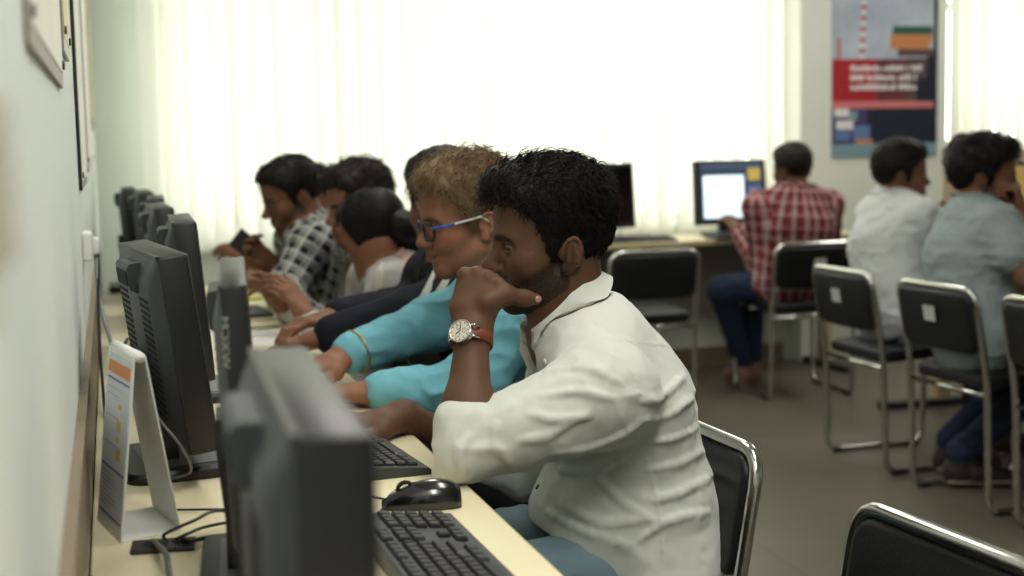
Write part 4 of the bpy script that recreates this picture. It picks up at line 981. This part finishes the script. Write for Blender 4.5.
# ------------------------------------------------------------------ the man in front: white shirt, hand over the mouth, watch
def main_man():
    Y = 2.265; O = at(556, 253, Y=Y); head = head_frame(O, math.pi-.07, .03, .0)
    pel = np.array((.862, 2.275, .555)); yaw = math.pi-.06; fw = np.array((math.cos(yaw), math.sin(yaw), 0)); lat = np.array((-math.sin(yaw), math.cos(yaw), 0))   # lat = left, towards the camera
    W = at(472, 336, Y=2.17); E = at(466, 450, Y=2.075)
    kn1 = at(500, 273, Y=2.225)                                                        # index knuckle
    tb = [at(488, 302, Y=2.165), at(505, 295, Y=2.175), at(524, 298, Y=2.18), at(536, 299, Y=2.18)]
    WR = at(404, 416, Y=2.47); ER = at(523, 474, Y=2.50)
    hp = dict(nose=1.08, jaw=1.0, brow_dz=-.001, back=.0, ear=.006, eye=.95)
    hair = dict(m=M_hair, top=.026, side=.007, front=.026, back=.0, lump=.30, lf=42, res=(84, 130), n=6000, len=(.012, .036), rad=.00075, mess=.45, curl=.22, lift=.34, flow=strand_flow(.45), hl=[(-.12, -.085), (-.06, -.078), (-.04, -.045)]+HL_MAN[3:])
    hair['extra'] = lambda p: .003*sstep(.055, .10, p[:, 0])*sstep(.07, .10, p[:, 2])
    def shirt_fn(S, J):
        e, s_ = J['el'][1], J['sh'][1]; wrv = J['wr'][1]
        S.cap(s_-Z3*.004, s_*.35+e*.65, .070, .056, k=.04)                            # loose upper sleeve
        S.cap(e, e*.90+wrv*.10, .046, .048, k=.025)
        ax = unit(wrv-e); c = e+ax*.014                                           # rolled cuff
        for q, r_ in ((0, .0515), (.010, .0525), (.022, .0500)): S.cap(c+ax*q, c+ax*(q+.008), r_, k=.004)
        eR, wR = J['el'][-1], J['wr'][-1]; S.cap(eR, eR*.72+wR*.28, .047, .049, k=.02)
        # opening at the throat
        nbv = J['nb']; S.ell(nbv+fw*.085-Z3*.040, (.060, .038, .085), frame(fw, Z3), k=.012, op=-1)
        S.ell(nbv+fw*.035+Z3*.050, (.100, .095, .062), k=.012, op=-1)
        # skirt of the shirt over the lap
        S.ebone(pel+fw*.02-Z3*.04, pel+fw*.07+Z3*.05, (.185, .125), (.175, .125), lat, k=.04)
        # folds seen on the shirt, followed over the cloth
        body = Sdf(); body.p = list(S.p)
        def ridge(pts, r=.0031, sink=.0019, op=1, k=.011):
            q = []
            for px, py in spline([(a_, b_, 0) for a_, b_ in pts], 4)[:, :2]:
                hpt = body.hit(CAM_LOC, at(px, py, Y=2.)-CAM_LOC, 1.6, 3.2, 26)
                if hpt is not None: q.append(hpt+unit(hpt-CAM_LOC)*sink)
            if len(q) > 1:
                n = len(q); S.chain(q, [r*(.35+.65*math.sin(math.pi*(i+.5)/n)) for i in range(n)], k, op)
        for pts in ([(548, 372), (585, 368), (622, 384)], [(543, 396), (578, 392), (612, 398)], [(530, 415), (560, 420), (590, 416)], [(497, 425), (495, 446), (510, 462)], [(470, 436), (460, 452), (464, 470)],
                    [(560, 452), (600, 444), (640, 424)], [(520, 440), (545, 436), (570, 424)],
                    [(640, 402), (660, 398), (684, 376)], [(640, 420), (668, 416), (692, 398)], [(644, 442), (676, 438), (702, 424)], [(648, 470), (680, 462), (710, 448)], [(655, 500), (685, 490), (712, 476)],
                    [(596, 472), (620, 500), (652, 520)], [(560, 505), (600, 522), (640, 520)], [(640, 540), (670, 520), (708, 512)], [(560, 470), (590, 470), (630, 452)], [(548, 512), (580, 530), (632, 545)]): ridge(pts)
        for pts in ([(606, 352), (632, 372), (638, 400), (636, 432)], [(636, 432), (650, 470), (660, 520), (664, 560)], [(592, 318), (612, 336), (640, 342), (668, 346)]): ridge(pts, .0018, .0006, 1, .004)
    P = person('man in a white shirt with rolled sleeves and a watch, hand over his mouth', head, hp, pel, yaw, (94, 66, 48), dict(name='shirt', m=M_shirt), M_jean, hair, {1: W, -1: WR}, {1: E, -1: ER},
               hands={1: dict(d=kn1*.5+at(463, 288, Y=2.165)*.5-W, back=np.array((-.42, -.88, .12)), ts=1, curl=(1.35, 1.4, 1.4, 1.4), thumb=tb, sc=1.0, bend2=1.1), -1: dict(d=np.array((-.95, -.12, -.02)), curl=(.25, .3, .35, .4))},
               pad=.013, girth=.94, sleeve='rolled', lips=(88, 52, 46), brow=(18, 14, 12), beard=dict(w=.95, c=(10, 8, 6), goatee=.8), h_skin=.0022, h_cloth=.0031, wrink=.0032, shirt_fn=shirt_fn,
               collar=dict(gap=.58, ax=Z3*.72+fw*.69, leaf=(.046, .084), stand=.042, r=.066, splay=.008, off=(-.008, 0, .002)), seed=1, gaze=(1, .30, -.2), nb=at(574, 316, Y=2.27), trap=1.3, shp={1: at(606, 394, Y=2.085), -1: np.array((.80, 2.45, .862))}, hem=(at(530, 530, Y=2.15), unit((-.5, 0, -.86))))
    root, rt = P['root'], P['rt']
    # thumb nail
    a = MB(); t = tb[3]; S = Sdf(); S.ell(tb[3]+(CAM_LOC-tb[3])/np.linalg.norm(CAM_LOC-tb[3])*.0062+unit(tb[3]-tb[2])*.0015, (.0078, .0050, .0056)); V, F = S.mesh(.0012, .004); mesh_obj('thumb_nail', V-rt, F, mat('nail', (176, 130, 112), .35), root, True)
    # wrist watch
    wv = P['wr'][1]; ev = P['el'][1]; ax = unit(wv-ev); c = wv-ax*.008
    out = unit(np.array((-.62, -.78, .0))); out = unit(out-ax*(out @ ax)); sd = np.cross(ax, out)
    Rw = lambda u, v, q: c+sd*u+ax*v+out*q-rt
    a = MB(); rings = []
    for t in np.linspace(0, 2*math.pi, 40, endpoint=False):
        rr = .0318; pr = [(rr, -.0105), (rr+.0022, -.0095), (rr+.0026, .0), (rr+.0022, .0095), (rr, .0105), (rr-.001, 0)]
        rings.append([Rw(q*math.sin(t), b, q*math.cos(t)) for q, b in pr])
    a.loft(rings, closed=True); wt = a.build('wrist_watch', mat('brown_leather', (112, 52, 34), .5, bump=.2, bscale=400), root, True)
    def dsc(r, q0, q1, n=36, r2=None, u=0, v=0):
        b = MB(); b.loft([[Rw(u+r*math.cos(t), v+r*math.sin(t), q0) for t in np.linspace(0, 2*math.pi, n, endpoint=False)], [Rw(u+(r2 or r)*math.cos(t), v+(r2 or r)*math.sin(t), q1) for t in np.linspace(0, 2*math.pi, n, endpoint=False)]]); return b
    M_steel = mat('watch_steel', (200, 200, 198), .2, metal=1.); q0 = .0318
    o = dsc(.0195, q0, q0+.008).build('case', M_steel, wt); smooth_by_angle(o)
    b = MB(); b.tube([Rw(.0182*math.cos(t), .0182*math.sin(t), q0+.0085) for t in np.linspace(0, 2*math.pi, 36, endpoint=False)], .0016, True, 8); b.build('bezel', M_steel, wt, True)
    dsc(.0168, q0+.0078, q0+.0086).build('dial', mat('ivory_dial', (214, 208, 194), .4), wt)
    b = MB(); qd = q0+.0088
    def bar(u0, v0, u1, v1, w_):
        d = unit((u1-u0, v1-v0)); n = np.array((-d[1], d[0]))*w_/2; pts = [(u0+n[0], v0+n[1]), (u0-n[0], v0-n[1]), (u1-n[0], v1-n[1]), (u1+n[0], v1+n[1])]; b.loft([[Rw(x, y, qd-.0002) for x, y in pts], [Rw(x, y, qd+.0004) for x, y in pts]])
    for k in range(12): t = k*math.pi/6; bar(.0128*math.cos(t), .0128*math.sin(t), .0156*math.cos(t), .0156*math.sin(t), .0011)
    bar(0, 0, .001, .0125, .0011); bar(0, 0, -.0075, -.004, .0014)
    for u, v in ((.007, 0), (-.0035, -.0065), (-.0035, .0065)):
        for t in np.linspace(0, 2*math.pi, 14, endpoint=False): bar(u+.0036*math.cos(t), v+.0036*math.sin(t), u+.0036*math.cos(t+.45), v+.0036*math.sin(t+.45), .0005)
    b.build('hands', mat('watch_ink', (40, 38, 38), .4), wt)
    for v in (.006, 0, -.006): o = MB().disc(Rw(-.0195, v, q0+.004), -sd, .0022 if v else .003, .003, 10).build('crown', M_steel, wt, True)
    for s in (1, -1):
        for v in (-.0095, .0095): b = MB(); b.tube([Rw(s*.016, v, q0+.005), Rw(s*.0225, v, q0+.002), Rw(s*.026, v, q0-.008)], .0021, n=8); b.build('lug', M_steel, wt, True)
    # shirt front: placket edge and buttons, kept on the cloth
    S = P['S']; M_but = mat('dark_button', (40, 36, 34), .3)
    for px, py, m_ in ((538, 487, M_but), (545, 362, mat('pale_button', (214, 212, 204), .3))):
        h_ = S.hit(CAM_LOC, at(px, py, Y=2.)-CAM_LOC, 1.6, 3.2, 26)
        if h_ is not None:
            e_ = 2e-3; g = unit(np.array([S.ev((h_+e_*v)[None])[0]-S.ev((h_-e_*v)[None])[0] for v in np.eye(3)])); MB().disc(h_-rt, g, .0055, .0024, 16, .0048).build('button', m_, root, True)
    return P
MAIN = main_man()

def on_cloth(S, px, py, lift=.002, t=(2., 8.)):
    h_ = S.hit(CAM_LOC, at(px, py, Y=2.)-CAM_LOC, t[0], t[1], 60)
    return None if h_ is None else h_-unit(at(px, py, Y=2.)-CAM_LOC)*lift
def strap(P, pts, wd, m, name='lanyard'):
    """flat ribbon laid over the cloth, pts in the picture"""
    q = [on_cloth(P['S'], a_, b_, .004) for a_, b_, _ in spline([(a_, b_, 0) for a_, b_ in pts], 5)]; q = [v for v in q if v is not None]
    if len(q) < 3: return None
    a = MB(); rings = []
    for i, p in enumerate(q):
        d = unit(q[min(i+1, len(q)-1)]-q[max(i-1, 0)]); v = unit(CAM_LOC-p); sd = unit(np.cross(d, v)); rings.append([p+sd*wd/2-P['rt'], p-sd*wd/2-P['rt'], p-sd*wd/2-v*.0-v*.0022-P['rt'], p+sd*wd/2-v*.0022-P['rt']])
    a.loft(rings); return a.build(name, m, P['root'])
M_lan = mat('lanyard_ribbon', (196, 192, 180), .7)

def fair_man():
    O = at(472, 226, Y=2.93); head = head_frame(O, math.pi+.04, .16, .0, 1.0)
    hl = [(x, z+.004) for x, z in HL_MAN]
    hair = short_hair(M_hair2, .020, .008, .022, 2600, (.018, .044), .2, .0008, .004, .2, .4, hl, (60, 96), .4, 50, strand_flow(.7))
    def paint_fn(q, V, C, blend, n1, n2):
        head_ = (np.abs(q) < .13).all(1); blend(head_*.25*sstep(.03, .0, np.hypot(q[:, 0]-.07, q[:, 2]+.01)), (178, 96, 78))
    P = person('smiling fair haired man in a turquoise shirt wearing glasses with blue and white temples', head, dict(nose=1.05, smile=1., jaw=1.06, chin=.004), (.965, 2.97, .555), math.pi, (142, 98, 76), dict(name='shirt', m=M_cyan), M_slack, hair,
               {1: at(378, 392, Y=2.74), -1: at(345, 356, Y=3.02)}, {1: at(474, 388, Y=2.70), -1: at(436, 322, Y=3.12)}, pad=.018, lips=(138, 82, 74), brow=(92, 68, 46), h_skin=.0028, h_cloth=.004, wrink=.005,
               collar=dict(gap=.4, leaf=(.04, .07), ax=Z3*.9+np.array((-.42, 0, 0))), seed=2, paint_fn=paint_fn, gaze=(1, .1, -.25), iris=(70, 80, 84), nb=at(497, 276, Y=2.94), shp={-1: at(486, 304, Y=3.10), 1: at(506, 318, Y=2.76)})
    root, rt = P['root'], P['rt']; o, R, sc = head; L = lambda x, y, z: (np.array((x, y, z))*sc) @ R.T+o-rt
    M_f1 = mat('glasses_black', (20, 20, 28), .3); M_f2 = mat('glasses_blue', (44, 84, 170), .35); M_f3 = mat('glasses_white', (214, 216, 214), .4)
    M_l = M_glass; g = None
    for s in (1, -1):
        pts = []
        for t in np.linspace(0, 2*math.pi, 32, endpoint=False):
            c_, s_ = math.cos(t), math.sin(t); u = .0245*np.sign(c_)*abs(c_)**.75; v = .0185*np.sign(s_)*abs(s_)**.75; y = s*.0335+u; pts.append(L(.108-.9*max(0, abs(y)-.02)*.28, y, .010+v))
        a = MB(); a.tube(pts, .0028, True, 8); rim = a.build('glasses' if g is None else 'rim', M_f1, root if g is None else g, True)
        if g is None: g = rim
        cpt = np.mean(pts, 0); a = MB(); V = [cpt]+pts; a.add(V, [[0, 1+i, 1+(i+1) % 32] for i in range(32)]); a.build('lens', M_l, g)
        e0 = L(.104, s*.059, .018); e1 = L(.088, s*.071, .018); e2 = L(.058, s*.0765, .0195); e3 = L(.0, s*.080, .024); e4 = L(-.022, s*.080, .006)
        a = MB(); a.tube([e0, e1, e1*.7+e2*.3, e2], [.0026, .003, .003, .0028], n=8); a.build('temple', M_f2, g, True)
        a = MB(); a.tube([e2, e3, e4], [.0027, .0026, .0022], n=8); a.build('temple_tip', M_f3, g, True)
    a = MB(); a.tube([L(.107, .010, .012), L(.110, 0, .015), L(.107, -.010, .012)], .002, n=8); a.build('bridge', M_f1, g, True)
    # teeth
    a = MB(); a.box((-.003, -.017, -.003), (.003, .017, .003), .001); a.V = [L(.0975-abs(v[1])*.45+v[0], v[1], -.0465+v[2]) for v in np.array(a.V)]; a.build('teeth', mat('teeth', (206, 196, 178), .3), root)
    w_ = P['wr'][-1]; e_ = P['el'][-1]; ax = unit(w_-e_); c = w_-ax*.03; u = unit(np.cross(ax, Z3)); v = np.cross(ax, u)
    a = MB(); a.tube([c+.047*(math.cos(t)*u+math.sin(t)*v)-rt for t in np.linspace(0, 2*math.pi, 30, endpoint=False)], .0028, True, 8); a.build('bracelet', mat('gold', (190, 160, 90), .3, metal=.8), root, True)
fair_man()

def suit():
    O = at(445, 212, Y=3.44); head = head_frame(O, math.pi-1.35, .05)
    P = person('person in a navy jacket with a pale lanyard, mostly behind the fair haired man', head, {}, (.985, 3.46, .555), math.pi, (122, 84, 62), dict(name='jacket', m=M_navy), M_slack, short_hair(M_hair, .024, .010, .024, 500),
               {1: at(328, 336, Y=3.28), -1: at(335, 318, Y=3.5)}, {1: at(408, 318, Y=3.24), -1: at(425, 305, Y=3.62)}, pad=.022, h_cloth=.006, h_skin=.004, seed=3, collar=dict(leaf=(.04, .06), r=.068), nb=at(456, 262, Y=3.45))
    strap(P, [(438, 268), (428, 288), (417, 308), (407, 328)], .016, M_lan); strap(P, [(449, 275), (440, 290), (426, 310), (410, 330)], .016, M_lan)
    w_ = P['wr'][1]; ax = unit(w_-P['el'][1]); u = unit(np.cross(ax, Z3)); v = np.cross(ax, u)
    a = MB(); a.tube([w_-ax*.004+.031*(math.cos(t)*u+math.sin(t)*v)-P['rt'] for t in np.linspace(0, 2*math.pi, 24, endpoint=False)], .003, True, 8); a.build('bracelet', mat('gold', (190, 160, 90)), P['root'], True)
suit()

def woman():
    O = at(374, 236, Y=3.92); head = head_frame(O, math.pi-.85, .28, 0, .88)
    hl = [(-.12, -.12), (-.03, -.10), (-.008, -.062), (.02, -.02), (.04, .035), (.06, .075), (.12, .09)]
    hair = short_hair(M_hair, .014, .017, .012, 900, (.02, .05), .10, .001, .012, .05, .12, hl, (44, 70), .1, 30, lambda p, top, fr: np.stack([-.6-0*top, -.2*np.sign(p[:, 1]), -.7+.2*top], 1)); hair['low'] = 2.55
    P = person('woman with long black hair tied back, in a grey and pink top', head, dict(nose=.9, jaw=.92, covered=1), (1.0, 3.95, .555), math.pi, (128, 88, 66), dict(name='top', m=M_top), M_slack, hair,
               {1: (.50, 3.86, .79), -1: (.47, 4.12, .79)}, pad=.012, h_cloth=.006, h_skin=.004, seed=4, shw=.155, wrink=.004)
    rt = P['rt']; S = Sdf(); o, R, sc = head; L = lambda x, y, z: (np.array((x, y, z))*sc) @ R.T+o
    tail = [L(-.085, .0, .03), L(-.115, -.012, .0), at(402, 240, Y=3.90), at(412, 248, Y=3.90), at(424, 258, Y=3.92)]
    S.chain(tail, [.036, .042, .036, .026, .012], .02); S.post = lambda P_, d: d+.003*vnoise(P_*np.array((90, 90, 30)))
    V, F = S.mesh(.005); mesh_obj('ponytail', V-rt, F, M_hair, P['root'], True)
    strap(P, [(384, 262), (380, 275), (378, 290), (377, 305)], .02, M_lan, 'strap'); strap(P, [(396, 252), (404, 262), (404, 280)], .045, mat('rose_cloth', (206, 166, 156), .8), 'dupatta')
woman()

def curly():
    O = at(361, 212, Y=4.40); head = head_frame(O, math.pi+.30, .12)
    hair = short_hair(M_hair3, .024, .013, .022, 900, (.02, .04), .5, .0013, .008, .5, .7, HL_MAN, (44, 70), .5, 45)
    P = person('curly haired person in a grey checked shirt with a lanyard badge', head, {}, (1.02, 4.44, .555), math.pi+.1, (124, 88, 68), dict(name='shirt', m=M_check2), M_slack, hair,
               {1: (.52, 4.22, .78), -1: (.50, 4.52, .79)}, pad=.016, h_cloth=.006, h_skin=.0038, seed=5, shw=.165, collar=dict(leaf=(.04, .06)))
    strap(P, [(350, 250), (347, 268), (343, 285), (340, 298)], .014, M_lan); strap(P, [(362, 256), (356, 272), (348, 288), (341, 298)], .014, M_lan)
    q = on_cloth(P['S'], 341, 304, .006)
    if q is not None:
        a = MB(); a.box((-.003, -.027, -.035), (.003, .027, .035), .002); a.V = [tuple(np.array(v)+q-P['rt']) for v in a.V]; b = a.build('badge', mat('badge_card', (206, 200, 194), .4), P['root'])
curly()

def phone_man():
    O = at(296, 201, Y=4.82); head = head_frame(O, math.pi+.10, .30)
    ph = at(251, 249, Y=4.92)
    P = person('moustached man in a black and white checked shirt looking down at a phone', head, dict(nose=1.08), (.90, 4.90, .555), math.pi, (112, 76, 56), dict(name='shirt', m=M_check), M_slack, short_hair(M_hair, .018, .008, .018, 900),
               {1: at(306, 318, Y=4.32), -1: at(274, 266, Y=4.92)}, {1: at(284, 291, Y=4.60)}, hands={-1: dict(d=at(258, 252, Y=4.86)-at(274, 266, Y=4.88), back=np.array((-.3, .9, -.2)), curl=(.6, .6, .6, .6))},
               pad=.018, sleeve='long', h_cloth=.006, h_skin=.0035, seed=6, beard=dict(w=.75, goatee=0.), collar=dict(leaf=(.042, .065)), wrink=.005)
    r = thing('smartphone', 'dark phone held up by the man in the checked shirt', 'phone', tuple(ph)); a = MB(); R = frame(unit(np.array((-.75, 0, .66))), (0, 1., 0)); 
    a.box((-.07, -.036, -.004), (.07, .036, .004), .003, R=R); a.build('body', M_black, r); a = MB(); a.box((-.062, -.032, .0038), (.062, .032, .0044), R=R); a.build('screen', mat('phone_glass', (16, 18, 20), .1), r)
phone_man()

def pink():
    O = at(313, 203, Y=5.38); head = head_frame(O, math.pi+.1, .1)
    person('person in pale pink mostly hidden behind the checked shirt man', head, {}, (.90, 5.38, .555), math.pi, (120, 82, 62), dict(name='shirt', m=M_pinkc), M_slack, short_hair(M_hair, .012, .008, .012, 300), {1: (.50, 5.2, .80), -1: (.50, 5.5, .80)}, h_cloth=.008, h_skin=.005, seed=7, collar=dict(leaf=(.035, .05)))
pink()

def red_man():
    O = at(793, 174, Y=6.30); head = head_frame(O, math.pi/2+.22, .02)
    k1, a1 = at(722, 290, Y=6.42), at(742, 362, Y=6.55); a1[2] = .11; k2 = at(752, 296, Y=6.52); a2 = at(752, 362, Y=6.62); a2[2] = .11
    person('man in a red plaid shirt seen from behind at the lit monitor', head, {}, (3.17, 6.27, .555), math.pi/2, (104, 72, 54), dict(name='shirt', m=M_red), M_dkjean, short_hair(M_hair, .016, .009, .018, 500, (.01, .02)), {1: (3.04, 6.60, .78), -1: (3.32, 6.60, .78)}, {1: at(762, 268, Y=6.34)},
           pad=.018, h_cloth=.006, h_skin=.0045, seed=8, collar=dict(leaf=(.035, .05), ax=Z3*.97+np.array((0, .2, 0))), shw=.19, legs={('k', 1): k1, ('a', 1): a1, ('k', -1): k2, ('a', -1): a2}, drop=.065, shoe_m=mat('brown_shoe', (120, 90, 78), .6))
red_man()

def pale_man():
    O = at(899, 180, Y=4.98); head = head_frame(O, -.28, .0)
    P = person('man in a plain whitish shirt with his back half turned', head, {}, (2.92, 4.86, .555), -.05, (108, 74, 56), dict(name='shirt', m=M_pale), M_slack, short_hair(M_hair, .026, .012, .020, 600, (.012, .026)), {1: (3.46, 5.12, .78), -1: (3.46, 4.86, .78)},
               pad=.02, h_cloth=.006, h_skin=.004, seed=9, collar=dict(leaf=(.038, .055)), wrink=.006)
pale_man()

def tee_man():
    O = at(983, 182, Y=4.28); head = head_frame(O, -.48, .04)
    hair = short_hair(M_hair, .030, .012, .024, 1100, (.016, .032), .35, .0012, .026, .3, .5, [(x-.006, z-.004) for x, z in HL_MAN], (50, 80), .4, 50)
    hw = at(1023, 216, Y=4.15); el = at(1030, 288, Y=3.97); el[2] = .775
    P = person('man in a grey striped tee resting his chin on his hand', head, dict(nose=1.0), (2.84, 4.22, .555), -.30, (112, 76, 56), dict(name='tee_shirt', m=M_tee), M_dkjean, hair, {1: (3.46, 4.42, .78), -1: hw}, {-1: el},
               hands={-1: dict(d=np.array((-.2, .15, .96)), back=np.array((.8, -.6, .1)), curl=(1.0, 1.1, 1.2, 1.2))}, pad=.020, sleeve='half', h_cloth=.005, h_skin=.0038, seed=10, beard=dict(w=.6), wrink=.005,
               legs={('k', -1): (3.26, 4.13, .54), ('a', -1): np.array((2.86, 4.35, .115)), ('k', 1): (3.27, 4.33, .54), ('a', 1): np.array((2.93, 4.52, .12))}, collar=dict(gap=.12, stand=.022, leaf=(.012, .012)))
tee_man()

# low bookcase under the right window with a red box and folders on it
r = thing('bookcase', 'low pale bookcase under the right hand window', 'bookcase', (5.05, 7.03, 0)); a = MB(); W_, D_, H_ = .52, .15, .86
for lo, hi in (((-W_, -D_, .04), (-W_+.02, D_, H_)), ((W_-.02, -D_, .04), (W_, D_, H_)), ((-W_, -D_, H_-.02), (W_, D_, H_)), ((-W_, -D_, .04), (W_, D_, .06)), ((-W_, -D_, .45), (W_, D_, .47)), ((-W_, D_-.01, .04), (W_, D_, H_)), ((-W_+.02, -D_+.02, 0), (W_-.02, D_, .04))): a.box(lo, hi)
a.build('carcass', M_edge, r)
r = thing('storage_box', 'dark red storage box on the low bookcase beside the poster', 'box', (4.70, 7.02, .86)); a = MB(); a.box((-.15, -.11, 0), (.15, .11, .24), .004); a.build('body', mat('beige_board', (186, 164, 140), .7), r); a = MB(); a.box((-.155, -.115, .24), (.155, .115, .30), .004); a.build('lid', mat('red_board', (120, 36, 44), .6), r)
for i, (c, nm) in enumerate((((204, 176, 150), 'beige'), ((90, 96, 104), 'grey'), ((216, 206, 190), 'cream'))):
    r = thing('ring_binder', nm+' ring binder standing on the low bookcase', 'binder', (4.93+i*.085, 7.0, .86), 0, 'ring binders on the bookcase'); a = MB(); a.box((-.036, -.10, 0), (.036, .12, .29), .004); a.build('cover', mat('binder_'+nm, c, .6), r); a = MB(); a.box((-.022, -.1015, .15), (.022, -.099, .24)); a.build('spine_label', M_white, r)
